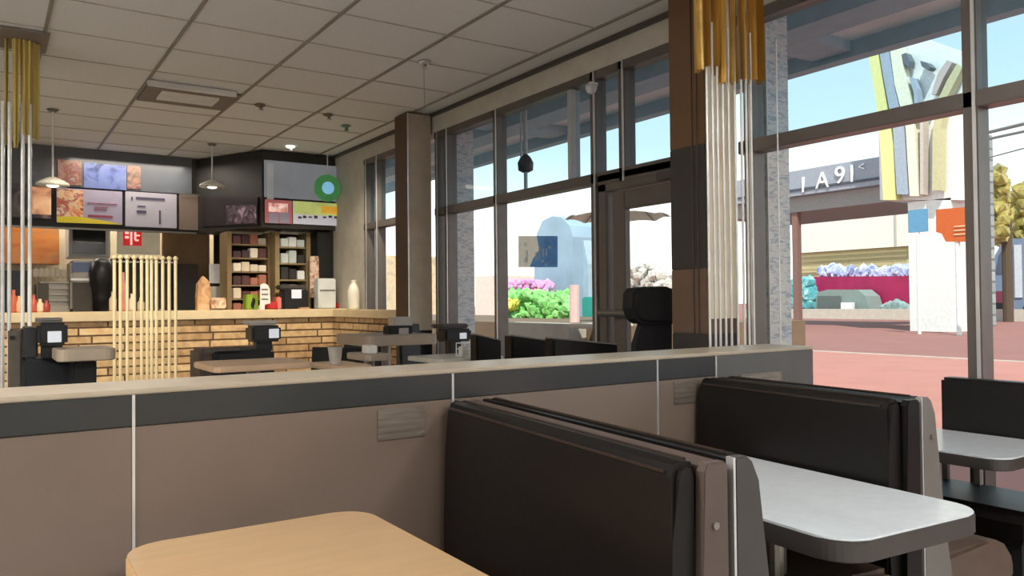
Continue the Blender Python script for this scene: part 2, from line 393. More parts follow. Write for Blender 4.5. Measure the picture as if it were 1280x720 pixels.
# ================================================================= SERVICE COUNTER, BULKHEAD, KITCHEN
CY = 8.5
stone = stone_mat('tan ledger stone', (222,192,146), (170,136,96), (92,68,48), .40, .078)
cn = thing('service_counter', 'long service counter faced in tan stacked stone with a cream top', 'counter', (0, CY, 0))
box('stone_front', stone, XL+.05, XW-.03, CY+.05, CY+.42, 0, 1.145, cn)
box('top', counter_m, XL+.05, XW-.02, CY, CY+.45, 1.15, 1.245, cn, .008)
box('stone_return', stone, XW-.16, XW-.005, 6.76, CY+.04, 0, 1.145, cn)
box('return_cap', counter_m, XW-.2, XW-.025, 6.755, CY-.003, 1.15, 1.235, cn, .006)
CT = 1.2455
bkc = thing('back_counter', 'steel topped back counter carrying the kitchen machines behind the service counter', 'counter', (0, 10.3, 0))
box('base', G('dark base', (60,54,48), .6), XL+.05, XW-.05, 9.8, 11.35, 0, 1.19, bkc); box('worktop', steel, XL+.05, XW-.05, 9.78, 11.37, 1.1905, 1.2395, bkc, .004)
BZ0 = 2.17
hood = G('bluish grey glass band', (98,102,110), .25, var=.12, scale=2)
bk_m = G('dark bulkhead', (40,36,34), .5)
bh = thing('menu_bulkhead', 'dark bulkhead over the counter, angled in three faces', 'bulkhead', (1, 9.9, 2.2))
prism('face_panel', bk_m, [(XL+.01, 9.93),(2.11, 9.93),(2.6, 8.92),(XW-.005, 8.90),(XW-.005, 10.2),(XL+.01, 10.2)], 'z', BZ0, CZ-.012, bh)
prism('soffit_trim', steel, [(XL+.01, 9.92),(2.115, 9.92),(2.11, 9.94),(XL+.01, 9.94)], 'z', BZ0-.02, BZ0, bh)
Y9 = 9.93
food = picture('menu food picture', [(70,34,24),(196,120,70),(200,176,144),(150,60,50),(206,190,160)], 7, .16)
food2 = picture('mirrored menu food', [(90,80,76),(150,120,104),(120,70,66),(150,140,132)], 8, .12)
lav = G('lavender lit panel', (150,142,160), .4, emit=.14, var=.04)
lav2 = G('lavender white lit panel', (162,157,166), .4, emit=.16, var=.03)
yel_l = G('yellow lit stripe', (196,176,50), .4, emit=.16, var=.03)
blu_l = picture('mirrored blue menu', [(60,70,110),(100,112,164),(104,118,160),(140,132,170)], 5, .12)
txt_r = G('menu red print', (150,70,90), .5); txt_d = G('menu dark print', (80,76,100), .5)
grp_m = 'menu boards over the counter'
def board(label, x0, y0, x1, y1, m_, Y=Y9, dep=.04, grp=grp_m):
    mid = ((x0+x1)/2)
    t = thing('menu_board', label, 'menu board', (ony(mid, y1, Y).x, Y-dep/2, ony(mid, y1, Y).z), grp)
    yb('screen', m_, x0, y0, x1, y1, Y-dep, dep-.005, t, .004)
    return t
def patch(t, nm, m_, x0, y0, x1, y1, Y): yb(nm, m_, x0, y0, x1, y1, Y, .006, t)
b1 = board('lit menu board with food picture, lavender panel and yellow stripe', 71, 237, 153, 279, lav, dep=.05)
patch(b1, 'food_picture', food, 71, 237, 104, 272, Y9-.06)
Yp = Y9-.06
prism('yellow_stripe', yel_l, [(ony(x, y, Yp).x, ony(x, y, Yp).z) for x, y in ((71,278),(71,270.5),(100,271),(130,276),(153,281),(130,280))], 'y', Yp-.008, Yp, b1)
for (a, b_, c_, d_) in ((109,254,146,255),(118,258.5,135,259.5),(118,261.5,133,262.5),(110,269,141,272)): patch(b1, 'menu_print', txt_r, a, b_, c_, d_, Yp)
b2 = board('pale lavender menu board with small print, right of the food board', 157, 241, 221, 284, lav2, dep=.05)
for (a, b_, c_, d_) in ((170,247,206,249.5),(172,257,182,258.5),(171,263,183,266.5),(199,263,201,280),(164,246,166,250)): patch(b2, 'menu_print', txt_d, a, b_, c_, d_, Yp)
b3 = board('dark menu board with a round bun picture at far left', -30, 229, 64, 271, picture('dark menu art', [(30,28,30),(56,50,50),(110,90,84)], 5, .3), dep=.05)
patch(b3, 'bun_picture', picture('bun art', [(120,70,46),(190,140,104),(206,168,130)], 4, .45), 40, 234, 64, 268, Yp)
b4 = board('grey brown blank panel in the menu row', 224, 245, 272, 288, G('grey brown panel', (120,104,92), .5, emit=.12), dep=.03)
patch(b4, 'frame_bar', steel, 224, 243, 275, 245, Yp)
h1 = board('bluish grey translucent band with painted menu reflections above the menus', 12, 186, 240, 236, hood, dep=.025)
Yq = Y9-.035
patch(h1, 'food_picture', food2, 72, 200, 102, 231, Yq)  # dim pictures stand in for reflections of the menu boards
patch(h1, 'blue_mirrored', blu_l, 105, 205, 158, 236, Yq)
patch(h1, 'print_mirrored', food2, 159, 207, 176, 236, Yq)
# angled face B: dark with little pictures
tB = thing('menu_board', 'dark angled menu board with small coloured pictures', 'menu board', (2.45, 9.6, 2.25), grp_m)
def onB(x, y, off=.02):   # plane through (2.11,9.93)-(2.74,9.38)
    n = Vector((-1.01, -.49, 0)).normalized(); p0 = Vector((2.11, 9.93, 0))+n*off; dd = ray(x, y)
    k = (p0-CP).dot(n)/dd.dot(n); return CP+dd*k
def bpoly(nm, m_, pts, par, o1=.02, o2=.002):
    bm = bmesh.new(); A = [bm.verts.new(onB(x, y, o1)) for x, y in pts]
    n = Vector((-1.01, -.49, 0)).normalized(); B = [bm.verts.new(a.co-n*(o1-o2)) for a in A]
    bm.faces.new(A); bm.faces.new(B[::-1]); k = len(A)
    for i in range(k): bm.faces.new((A[i], A[(i+1)%k], B[(i+1)%k], B[i]))
    return link(nm, bm, m_, par)
bpoly('screen', G('dark menu screen', (40,33,32), .3), [(252,247),(322,246),(322,281),(252,283)], tB)
bpoly('picture', picture('dark menu specks', [(38,30,30),(48,38,38),(90,70,80),(140,120,130)], 9, .35), [(283,257),(320,256),(320,279),(283,280)], tB, .028, .021)
# face C
YC = 8.875
tC = thing('menu_board', 'grey blue upper panel with a pale side strip right of the dark board', 'menu board', (3.1, YC, 2.5), grp_m)
yb('screen', G('grey blue screen', (132,136,142), .3, emit=.25, var=.08, scale=3), 331, 204, 425, 249, YC, .03, tC)
yb('side_strip', G('pale strip', (158,158,158), .4, emit=.2), 334, 204, 342, 249, YC-.01, .008, tC)
tD = thing('menu_board', 'small menu board of red and lavender tiles', 'menu board', (2.9, YC, 2.2), grp_m)
yb('screen', G('dusky red screen', (150,84,84), .4, emit=.4), 332, 250, 365, 279, YC, .03, tD)
for xa in (336, 349.5): yb('lavender_tile', lav, xa, 266, xa+12, 279, YC-.01, .008, tD)
yb('picture', picture('red drinks art', [(140,50,50),(200,150,140),(230,210,200)], 9, .5), 336, 254, 360, 265, YC-.01, .008, tD)
tE = thing('menu_board', 'yellow green and white banner with dark handwriting', 'menu board', (3.3, YC, 2.2), grp_m)
yb('screen', G('pale lilac banner', (186,186,196), .4, emit=.28, var=.03), 367, 253, 429, 281, YC, .03, tE)
yb('green_field', G('banner green', (186,196,120), .4, emit=.28, var=.12, scale=5), 367, 253, 429, 269, YC-.01, .008, tE)
yb('orange_mark', G('banner orange', (226,170,60), .4, emit=.28), 402, 258, 426, 267, YC-.02, .008, tE)
for i, xa in enumerate((373, 379, 386, 393, 404, 411, 418)): yb('script_stroke', txt_d, xa, 270.5-(i%2), xa+4, 273-(i%3)*.4, YC-.012, .01, tE)
# round green sign hung just in front
cc = ony(410, 235, 8.7)
rs = thing('round_sign', 'round green hanging sign with a light blue centre', 'sign', tuple(cc))
def disc(nm, m_, c, r, y0, y1, par):
    return prism(nm, m_, [(c.x+r*math.cos(2*PI*i/40), c.z+r*math.sin(2*PI*i/40)) for i in range(40)], 'y', y0, y1, par)
cc2 = ony(410, 235, 8.7)
disc('green_ring', G('sign green', (64,122,70), .5, emit=.3), cc2, .155, 8.70, 8.73, rs)
disc('blue_centre', G('sign light blue', (120,176,206), .5, emit=.45), cc2, .072, 8.69, 8.6995, rs)
tube('hanger', white, (cc2.x, 8.715, cc2.z+.15), (cc2.x, 8.715, CZ-.007), .006, rs)

# kitchen behind
def kb(name, label, cat, m_, x0, y0, x1, y1, Y, dep, bev=.01, grp=None, floor_=False):
    mid = (x0+x1)/2; b_ = ony(mid, y1, Y)
    o = yb(name, m_, x0, y0, x1, y1, Y, dep, None, bev); tag(o, label, cat, grp); return o
# rear kitchen wall nearer than the building wall
kw = struct(box('wall_kitchen', G('kitchen beige', (176,164,138), .7), XL, XW, 11.6, 11.7, 0, CZ))
YK = 11.5
o_ = kb('wall_cladding', 'orange brown wall panel behind the fryers at far left', 'panel', picture('orange wall', [(160,90,42),(176,112,58),(140,104,76)], 2, 0, (1,1,3)), -40, 284, 74, 330, 11.4, .1)
ov = thing('wall_oven', 'black wall oven with pale frame over the steel machine', 'oven', tuple(ony(112, 322, 10.8)), None)
yb('frame', G('oven frame', (176,178,180), .4), 86, 280, 138, 322, 10.8, .5, ov, .01)
yb('glass_door', G('oven black glass', (16,18,18), .15), 91, 284, 132, 317, 10.785, .012, ov)
yb('handle', steel, 95, 303, 128, 304.5, 10.77, .012, ov)
# red sign on a cream board
rb = thing('red_sign', 'red sign with pale vertical glyphs on a cream hanging board', 'sign', tuple(ony(170, 316, 10.6)), None)
yb('board', G('cream board', (196,186,160), .5, emit=.15), 146, 282, 200, 318, 10.6, .03, rb)
yb('red_plate', G('sign red', (186,42,40), .5, emit=.35), 154, 283.5, 177, 307, 10.58, .018, rb)
gl = G('glyph pink white', (255,190,180), .5, emit=.6)
for (a, b_, c_, d_) in ((156.5,289,161,292.5),(156.5,295,161,298),(163,284.5,165.3,306),(168,288,170.3,300),(170,288,175,289.8),(170.3,293.5,175,295.2),(169,299.5,173.5,301.3)):
    yb('glyph', gl, a, b_, c_, d_, 10.568, .01, rb)
# steel holding cabinet with curved cup piles
fs = thing('cup_dispenser', 'steel dispenser with stacked pale cups at the left of the kitchen', 'dispenser', tuple(ony(62, 388, 10.2)))
yb('body', steel, 46, 352, 86, 392, 10.2, .5, fs, .03)
for i in range(6): yb('cup_stack', G('pale paper cups', (206,196,180), .6, bump=.4, scale=14), 42+i*7, 334, 48.5+i*7, 348, 10.1, .12, fs, .02)
for i in range(5): yb('shelf', G('steel pale', (170,164,154), .4, .5), 62, 352+i*7.5, 86, 354+i*7.5, 10.17, .03, fs)
yb('door', G('dark steel', (84,78,72), .4, .5), 47, 354, 61, 379, 10.19, .012, fs, .01)
cm = thing('coffee_machine', 'steel coffee machine with blue display and dark opening', 'coffee machine', tuple(ony(104, 390, 10.0)))
yb('body', steel, 88, 325, 119, 391, 10.0, .5, cm, .03)
yb('display', G('blue grey display', (70,84,112), .25, emit=.12), 90, 328, 118, 340, 9.985, .014, cm)
yb('tray_bar', trim_m, 88, 348, 119, 351, 9.97, .03, cm, .005)
yb('opening', G('brown grey recess', (72,66,60), .6), 91, 353, 116, 387, 9.985, .014, cm)
gr = thing('coffee_grinder', 'tall black rounded grinder between coffee machine and rods', 'grinder', tuple(ony(128, 390, 9.9)))
cb_ = ony(128, 390, 9.9)
lathe('hopper', black, (cb_.x, 9.95, cb_.z), [(.09,.0),(.095,.15),(.10,.25),(.125,.34),(.13,.45),(.11,.55),(.07,.6)], gr)
for (x0, y0, x1, y1, lb, m_) in ((-20,338,40,388,'dark blue black fryer hood at far left of the kitchen', G('dark navy steel', (22,28,38), .3)),
                                 (142,322,202,392,'dark shelving block behind the pale rods', G('espresso', (42,34,30), .5))):
    kb('equipment_cabinet', lb, 'cabinet', m_, x0, y0, x1, y1, 10.35, .5, .02)
for i, (px, py, h, c) in enumerate(((17,388,22,(190,90,60)),(24,388,16,(220,170,130)),(42,389,17,(180,80,60)),(50,389,13,(230,200,170)),(58,389,12,(150,60,50)),
                                    (141,389,20,(210,190,160)),(154,389,40,(205,130,110)),(165,389,18,(220,210,190)),(176,389,14,(190,180,160)))):
    b_ = ony(px, py, 8.75); k = h*8.75*1.1/F
    o_ = lathe('sauce_bottle', mat('bottle %d' % i, c, .4), (b_.x, 8.75, CT), [(.03,0),(.034,.02),(.034,k*.6),(.014,k*.8),(.014,k)])
    tag(o_, ['short red brown bottle at the far left counter end','small tan bottle beside the red brown one','reddish bottle on the left counter','pale short bottle on the left counter','low dark red bottle before the steel dispenser',
              'pale bottle behind the first rods','tall pinkish bottle seen between the rods','white bottle seen between the rods','small beige bottle seen between the rods'][i], 'bottle', 'bottles along the counter')
# mid-right: brown drinks area
da = thing('drinks_alcove', 'brown and black shelf alcove behind the counter with a black menu stand', 'shelf unit', tuple(ony(250, 390, 10.3)))
yb('back_panel', G('alcove brown', (120,96,66), .6), 203, 290, 262, 392, 10.7, .05, da)
yb('dark_side', G('alcove dark', (46,34,28), .6), 222, 330, 248, 392, 10.35, .3, da, .01)
yb('black_post', black, 268, 290, 281, 330, 10.3, .05, da)
yb('lower_body', black, 222, 352, 284, 392, 10.32, .05, da)
yb('top_rail', G('alcove rail', (158,150,136), .5), 200, 286, 282, 288.5, 10.3, .1, da)
bg = thing('paper_bag', 'rounded tan paper bag standing on the counter', 'bag', tuple(ony(254, 378, 8.7)))
prism('bag', picture('kraft paper print', [(176,130,92),(206,166,124),(220,186,150)], 8, 0), [(ony(x, y, 8.7).x, ony(x, y, 8.7).z) for x, y in ((247,391),(263,391),(264,365),(262,352),(255,345),(248,355),(247,370))], 'y', 8.7, 8.82, bg, .01)
kb('sugar_box', 'patterned tan box on the counter right of the paper bag', 'box', picture('patterned box', [(150,100,80),(210,180,150),(235,215,190)], 14, 0), 264, 372, 283, 386, 8.66, .15)
kb('price_card', 'white card hanging on the black post', 'card', G('white card', (206,200,196), .6, emit=.1), 262, 330, 282, 354, 10.0, .02, .002)
kb('register_box', 'white till box behind the counter under the white card', 'till', G('off white', (200,196,186), .6), 262, 358, 286, 391, 9.85, .3)
# two shelf racks full of packets
def rack(label, x0, x1, y0, y1, Y, rows, cols, mt, pals, seed, skip=()):
    random.seed(seed)
    b0 = ony((x0+x1)/2, y1, Y); t = thing('shelf_rack', label, 'shelf rack', tuple(b0), 'tan shelf racks behind the counter')
    bm = bmesh.new(); X0, X1 = ony(x0, y1, Y).x, ony(x1, y1, Y).x; Z1, Z0 = ony((x0+x1)/2, y0, Y).z, ony((x0+x1)/2, y1, Y).z
    for xx in (X0, X1): abox(bm, xx-.025, xx+.025, Y, Y+.35, 0, Z1)
    link('upright', bm, mt, t)
    bm = bmesh.new(); abox(bm, X0+.026, X1-.026, Y+.33, Y+.35, 0, Z1); link('back_panel', bm, G('rack back', (54,36,34), .7), t)
    for r in range(rows):
        z = Z0+(Z1-Z0)*r/rows
        box('shelf', mt, X0+.027, X1-.027, Y+.01, Y+.32, z, z+.018, t)
        h = (Z1-Z0)/rows
        for c in range(cols):
            if (r, c) in skip: continue
            w_ = (X1-X0-.08)/cols; xx = X0+.045+c*w_
            pal = random.choice(pals)
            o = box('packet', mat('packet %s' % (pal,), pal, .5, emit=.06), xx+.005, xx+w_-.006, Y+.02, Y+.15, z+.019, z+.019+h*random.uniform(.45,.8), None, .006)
            nm = ['top','upper','upper middle','middle','lower','bottom'][max(0, min(5, rows-1-r))]
            tag(o, 'small packet on the %s shelf of the %s' % (nm, label.split(',')[0]), 'packet', 'packets on the %s shelf of the %s' % (nm, label.split(',')[0]))
    return t
pals = [(220,205,180),(170,110,90),(200,160,130),(90,50,50),(232,222,205),(140,90,76),(66,40,44)]
rack('left tan rack, full of small pale packets', 287, 338, 290, 392, 9.3, 6, 4, G('tan rack', (140,118,84), .6), pals, 3)
rack('right tan rack, black shelves with white boxes', 347, 386, 290, 392, 9.1, 5, 3, G('yellow tan rack', (146,128,92), .6), [(205,212,208),(190,198,196),(30,28,30),(40,36,36),(220,222,220)], 5)
kb('back_cabinet', 'black cabinet right of the racks under the banner', 'cabinet', black, 398, 290, 420, 560, 8.98, .35)
kb('packet_strip', 'hanging strip of pink and white packets beside the right rack', 'packet strip', picture('packet strip art', [(150,90,80),(220,190,170),(235,220,205)], 16, 0), 388, 320, 400, 372, 8.98, .04)
# things on the counter, right half
YN = 8.75
def on_counter(name, label, cat, m_, x0, y0, x1, Y=YN, dep=.15, bev=.01, parent=None):
    my = (y0+390)/2; X0, X1 = ony(x0, my, Y).x, ony(x1, my, Y).x; z1 = ony((x0+x1)/2, y0, Y).z
    o = box(name, m_, X0, X1, Y, Y+dep, CT, z1, parent, bev)
    if label: tag(o, label, cat)
    return o
gb = thing('green_box', 'lime green box with a black figure printed on it', 'box', (ony(316, 380, YN).x, YN+.07, CT))
on_counter('carton', None, None, G('lime green', (134,164,44), .5), 308, 368, 323, parent=gb)
bc = ony(316.5, 379, YN-.004)
prism('printed_figure', black, [(bc.x+.03*math.cos(a)*(.7+.3*math.sin(2*a)), bc.z+.06*math.sin(a)) for a in [2*PI*i/14 for i in range(14)]], 'y', YN-.004, YN-.0005, gb)
ws = thing('standing_sign', 'white rounded standing card with grey lines left of red box', 'sign', (ony(331, 380, YN).x, YN-.1, CT))
Ys = YN-.12
prism('card', white, [(ony(x, y, Ys).x, max(ony(x, y, Ys).z, CT)) for x, y in ((325,392),(331,392),(331,381),(338,379),(337.5,362),(335,356),(330,354),(325.5,356))], 'y', Ys, Ys+.01, ws)
for yy in (361, 367, 373): yb('printed_line', grey, 327, yy, 335, yy+1.8, Ys-.004, .0035, ws)
rb_ = thing('red_box', 'small red carton with rounded lid on the counter', 'box', (ony(340, 380, YN).x, YN, CT))
on_counter('carton', None, None, G('bright red', (190,40,38), .5), 333, 377, 347, parent=rb_)
on_counter('lid', None, None, G('salmon', (214,120,108), .5), 346, 371, 352, Y=YN+.01, parent=rb_)
def terminal(label, px0, px1, py0, py1, Y, sq, basez=None, arm=True, topm=grey, grp='black card terminals and screens'):
    mid = (px0+px1)/2; b0 = ony(mid, py1, Y); bz = basez if basez is not None else b0.z
    t = thing('order_terminal', label, 'terminal', (b0.x, Y+.08, bz), grp)
    yb('housing', black, px0, py0, px1, py1, Y, .16, t, .015)
    if sq: yb('screen', G('lit grey screen', (186,190,196), .3, emit=.4), sq[0], sq[1], sq[2], sq[3], Y-.006, .0055, t, .002)
    w2 = (px1-px0)
    yb('top_lid', topm, px0-w2*.1, py0-6, px1-w2*.1, py0-.5, Y-.01, .2, t, .012)
    if arm:
        box('stand', black, b0.x-.05, b0.x+.05, Y+.05, Y+.13, bz, b0.z+.01, t, .005)
    return t
terminal('black till screen with white square on counter top', 354, 386, 362, 389, 8.8, (364.5,362,377,373), basez=CT, topm=G('dark grey lid', (60,56,54), .5))
kb('paper_holder', 'small tan tray beside the black till', 'tray', G('tan plastic', (176,140,104), .5), 375, 384, 388, 388.5, 8.65, .1)
wc = thing('white_carton', 'tall white carton with a dark line on the right counter', 'carton', (ony(409, 388, 8.7).x, 8.75, CT))
on_counter('carton', None, None, G('cool white', (206,212,214), .5), 398, 348, 420, Y=8.7, parent=wc)
yb('dark_line', grey, 400, 362, 419, 364, 8.696, .0035, wc)
on_counter('red_cup', 'small red carton between white carton and window', 'carton', MATS['bright red'], 421, 379, 426, Y=8.8, dep=.06)
jg = lathe('white_jug', G('milky white', (226,222,208), .4), (XW-.11, onx(442, 370, XW-.11).y, 1.2355), [(.06,0),(.065,.02),(.065,.2),(.045,.26),(.03,.28),(.03,.31),(.036,.32)]); tag(jg, 'white jug standing on the stone ledge at the right end of the counter', 'jug')

# ================================================================= DINING AREA BEYOND THE PARTITION
def chair(label, c, rz, h=.86, grp='black dining chairs beyond the partition', w_=.44):
    t = thing('dining_chair', label, 'chair', (c[0], c[1], 0), grp); x, y = c
    box('seat', black, x-w_/2, x+w_/2, y-.21, y+.21, .43, .47, t, .015)
    prism('backrest', black, [(y+.19,.5),(y+.23,.5),(y+.27,h),(y+.235,h)], 'x', x-w_/2, x+w_/2, t, .01)
    for sx in (-1, 1):
        for sy in (-1, 1): tube('leg', steel, (x+sx*w_*.43, y+sy*.18, 0), (x+sx*w_*.40, y+sy*.17, .43), .012, t)
    t.rotation_euler.z = math.radians(rz); return t
def ctable(label, x0, x1, y0, y1, z, mt, th=.04, grp='dining tables beyond the partition'):
    t = thing('dining_table', label, 'table', ((x0+x1)/2, (y0+y1)/2, 0), grp)
    prism('tabletop', mt, rrect(x0, x1, y0, y1, .05, 4), 'z', z-th, z, t, .004)
    cx, cy = (x0+x1)/2, (y0+y1)/2
    tube('pedestal', steel, (cx, cy, .02), (cx, cy, z-th), .035, t, 14); lathe('foot', steel, (cx, cy, 0), [(.25,0),(.25,.015),(.05,.03)], t)
    return t
# trash cabinet far left
p = ony(19, 413, 5.2)
tb = thing('bin_cabinet', 'grey brown bin cabinet with black slot at far left', 'bin', (p.x, 5.3, 0))
yb('cabinet', G('grey brown', (96,88,80), .6), 12, 413, 28, 500, 5.2, .4, tb, .01)
X0, X1 = ony(12, 413, 5.2).x, ony(28, 413, 5.2).x
box('cabinet_foot', G('grey brown', (96,88,80), .6), X0, X1, 5.2, 5.6, 0, ony(20, 500, 5.2).z, tb)
yb('slot', black, 12, 420, 18, 424, 5.19, .009, tb)
# self order block
p = ony(46, 420, 5.0)
so = thing('drink_station', 'black drink station with dark body left of the tan stone', 'drink station', (p.x, 5.1, 0))
X0, X1 = ony(30, 440, 5.0).x, ony(90, 440, 5.0).x
box('body', G('navy black', (24,27,34), .5), X0, X1, 5.0, 5.5, 0, ony(60, 448, 5.0).z, so, .01)
box('tower', G('dark grey tower', (44,44,48), .5), X0, ony(48, 440, 5.0).x, 5.02, 5.5, ony(60, 448, 5.0).z, ony(46, 410, 5.0).z, so, .01)
terminal('black terminal with white square screen and grey lid, far left', 47, 85, 403.5, 432, 4.9, (59.5,414,77,428), basez=ony(60, 448, 5.0).z, grp='black card terminals and screens')
# table slab at left
a, b_ = onz(70, 449, .95), onz(144, 446, .95)
zt = .93
t_ = ctable('narrow pale table in front of the stone counter at left', ony(71, 440, 4.6).x, ony(146, 440, 4.6).x, 4.6, 5.0, ony(100, 437, 4.6).z, G('table beige', (176,160,140), .4), .06)
dk = tag(yb('storage_crate', black, 91, 450, 121, 500, 4.75, .25, None, .01), 'black crate below the narrow pale table', 'crate')
# rail rods
def rod_rail(label, pxs, ytop, Y, m_, rail=True, top=None, name='rod_divider', r=.011, ys=None):
    b0 = ony(sum(pxs)/len(pxs), ytop, Y); t = thing(name, label, 'divider', (b0.x, Y, 0), 'decorative rod dividers')
    for i, px in enumerate(pxs):
        z = top if top else ony(px, ytop, Y).z; X = ony(px, 400, Y).x
        tube('rod', m_, (X, Y, 0), (X, Y, z), r, t, 10)
    return t, b0
t_, b0 = rod_rail('row of slim pale gold rods with a top rail in front of the tan stone', [143,150.5,159,168,177,184,189.5,195.5,203.5,211.5,219.5], 325, 6.1, rod_m, r=.011)
box('top_rail', steel, ony(140, 327, 6.1).x, ony(222, 327, 6.1).x, 6.095, 6.105, b0.z-.02, b0.z-.01, t_)
for px in (143,150.5,159,168,177,184,189.5,195.5,203.5,211.5,219.5):
    X = ony(px, 400, 6.1).x; lathe('finial', rod_m, (X, 6.1, b0.z-.002), [(.008,0),(.018,.012),(.018,.022),(.006,.034)], t_, n=10)
    b_ = bmesh.new(); abox(b_, X-.02, X+.02, 6.075, 6.125, 0, .01); link('rod_foot', b_, steel, t_)
# tall left rods + gold hanging from a grey ceiling plate
def ribbon(bm, X, Y, z0, z1, w_, ph, tw=0, lean=0):
    """folded ribbon: zigzag cross-section with thickness, swept down with a slight twist"""
    n = 8; prev = None
    for i in range(n+1):
        f = i/n; z = z1+(z0-z1)*f; ww = w_*(1-.25*f*(ph%2)); cx = X+lean*f; a = tw*f+ph
        sec = []
        for s, dy in ((-.5,0),(-.2,.018),(.1,-.012),(.5,.012)):
            sec.append((cx+s*ww*math.cos(a*.3), Y+dy+s*ww*.5*math.sin(a)))
        front = [bm.verts.new((x_, y_, z)) for x_, y_ in sec]; back = [bm.verts.new((x_, y_+.004, z)) for x_, y_ in sec[::-1]]
        ring = front+back
        if prev:
            for k in range(8): bm.faces.new((prev[k], prev[(k+1)%8], ring[(k+1)%8], ring[k]))
        else: bm.faces.new(ring)
        prev = ring
    bm.faces.new(prev[::-1])
YL = 6.0
t_, b0 = rod_rail('tall pale rods under a yellow foil fringe at far left', [3,11.5,28,37], 165, YL, rodc, top=2.62, r=.012)
cp = G('grey ceiling plate', (128,120,112), .6)
xa, xb2 = ony(-60, 60, YL).x, ony(49, 60, YL).x
box('ceiling_plate', cp, xa, xb2+.05, YL-.2, YL+.25, CZ-.015, CZ-.001, t_)
random.seed(4)
n = 9
for i in range(n):
    bm = bmesh.new(); X = xa+(xb2-xa)*(i+.5)/n
    ribbon(bm, X, YL+random.uniform(-.03,.03), ony(20, 178, YL).z+random.uniform(-.05,.06), CZ-.016, (xb2-xa)/n*1.25, i*1.3)
    link('foil_ribbon', bm, yel, t_)
# right fringe + rods between partition and window
YR = 2.56
pr_ = [886,893,899,906,913,921,929,935,941,974]
t_ = thing('rod_divider', 'gold foil fringe hanging from ceiling above slim silver rods near the column', 'divider', (ony(920, 300, YR).x, YR, 0), 'decorative rod dividers')
for px in pr_:
    X = ony(px, 300, YR).x; tube('rod', rodc, (X, YR, 0), (X, YR, 2.62), .006 if px != 974 else .004, t_, 10)
box('ceiling_plate', cp, ony(862, 0, YR).x, ony(962, 0, YR).x, YR-.06, YR+.06, CZ-.02, CZ-.001, t_)
random.seed(11)
bot = [88,90,86,84,86,96,104,108,107,104,100,98,97,102,104,105]
for i in range(16):
    px = 870+i*5.6; bm = bmesh.new(); X = ony(px, 60, YR).x
    ribbon(bm, X, YR+(.018 if i%2 else -.018), ony(px, bot[i]+random.uniform(-4,3), YR).z, CZ-.021, .042+random.uniform(0,.012), i*1.9, .5, random.uniform(-.016,.016))
    link('foil_ribbon', bm, G('bright gold foil', (226,192,112), .3, .4, var=.2) if i in (0,3,8,11,13) else gold, t_)
# centre group
terminal('black terminal with white square under a domed grey lid, mid room', 315, 352, 407, 427.5, 5.0, (336.5,411,349,422.5), basez=ony(330, 440, 5).z, topm=G('pale grey lid', (176,170,162), .4))
p = ony(285, 440, 4.9)
st = thing('condiment_station', 'low black condiment station under the mid room terminal', 'station', (ony(300, 440, 5).x, 5.2, 0))
box('body', blackm, ony(270, 440, 5.0).x, ony(344, 440, 5.0).x, 5.0, 5.45, 0, ony(320, 437, 5.0).z-.001, st, .02)
box('side_wing', G('brown grey wing', (78,64,54), .6), ony(250, 440, 5.1).x, ony(270, 440, 5.1).x-.004, 5.1, 5.4, 0, ony(260, 436, 5.1).z, st, .02)
yb('tray_rim', G('dark steel', (84,78,72), .4, .5), 258, 437, 300, 439, 4.98, .02, st)
ctable('beige table just beyond the partition under the mid room terminal', ony(268, 455, 4.0).x, ony(395, 455, 4.0).x, 4.0, 4.5, ony(330, 456, 4.0).z, G('pinkish beige top', (190,160,132), .4), .03)
chair('black chair with slim leaning back in front of the stone counter', (ony(392, 440, 5.4).x, 5.4), -60, h=.98)
chair('black chair under the far left terminal', (ony(80, 470, 4.2).x-.05, 4.2), 170, h=.8)
lathe('paper_cup', white, tuple(Vector((ony(419, 455, 4.25).x, 4.25, ony(419, 455, 4.25).z))), [(.03,0),(.042,.10),(.044,.10)], None)
bpy.data.objects['paper_cup'].name = 'paper_cup'; cup = bpy.data.objects['paper_cup']; tag(cup, 'white paper cup on a table beyond the partition', 'cup')
ctable('small table carrying the white paper cup', ony(404, 460, 4.25).x, ony(450, 460, 4.25).x, 4.05, 4.5, ony(419, 455, 4.25).z-.001, G('pinkish beige top', (190,160,132), .4), .03)
# right group
YG = 5.0
zt = ony(500, 419, YG).z
ctable('grey topped table among black chairs near the far column', ony(459, 430, YG).x, ony(549, 430, YG).x, YG, YG+.6, zt, G('greige top', (150,136,122), .4), ony(500, 420, YG).z-ony(500, 433, YG).z)
ctable('lower small table left of the black chairs near the far column', ony(458, 445, YG-.5).x, ony(493, 445, YG-.5).x, YG-.5, YG-.15, ony(475, 443, YG-.5).z, G('greige top', (150,136,122), .4), .04)
on = yb('napkin_box', G('white napkins', (210,206,200), .6), 460, 431, 472, 441, YG-.4, .1, None, .005); on.location.z = ony(475, 443, YG-.5).z+.0008; tag(on, 'white napkin box on the lower small table', 'napkin box')
chair('black chair left of the far column with a tall square back', (ony(531, 430, 5.9).x, 5.9), 5, h=1.12, w_=.2)
chair('black chair behind the grey topped table', (ony(524, 430, 5.9).x-.3, 6.1), 0, h=.98, w_=.36)
chair('black chair in front of the grey topped table', (ony(490, 440, 4.35).x+.12, 4.35), 180, h=.9)
tt = thing('napkin_stand', 'chrome framed stand with black holder beside the far column', 'stand', (ony(502, 420, 5.75).x, 5.8, zt))
yb('holder', blackm, 487, 407, 516, 420, 5.2, .12, tt, .01)
yb('chrome_frame', G('chrome grey', (170,166,160), .3, .6), 492, 396, 516, 407, 5.22, .1, tt, .004)
yb('paper', G('grey paper', (150,144,142), .6), 499, 410, 511, 419, 5.19, .009, tt, .002)
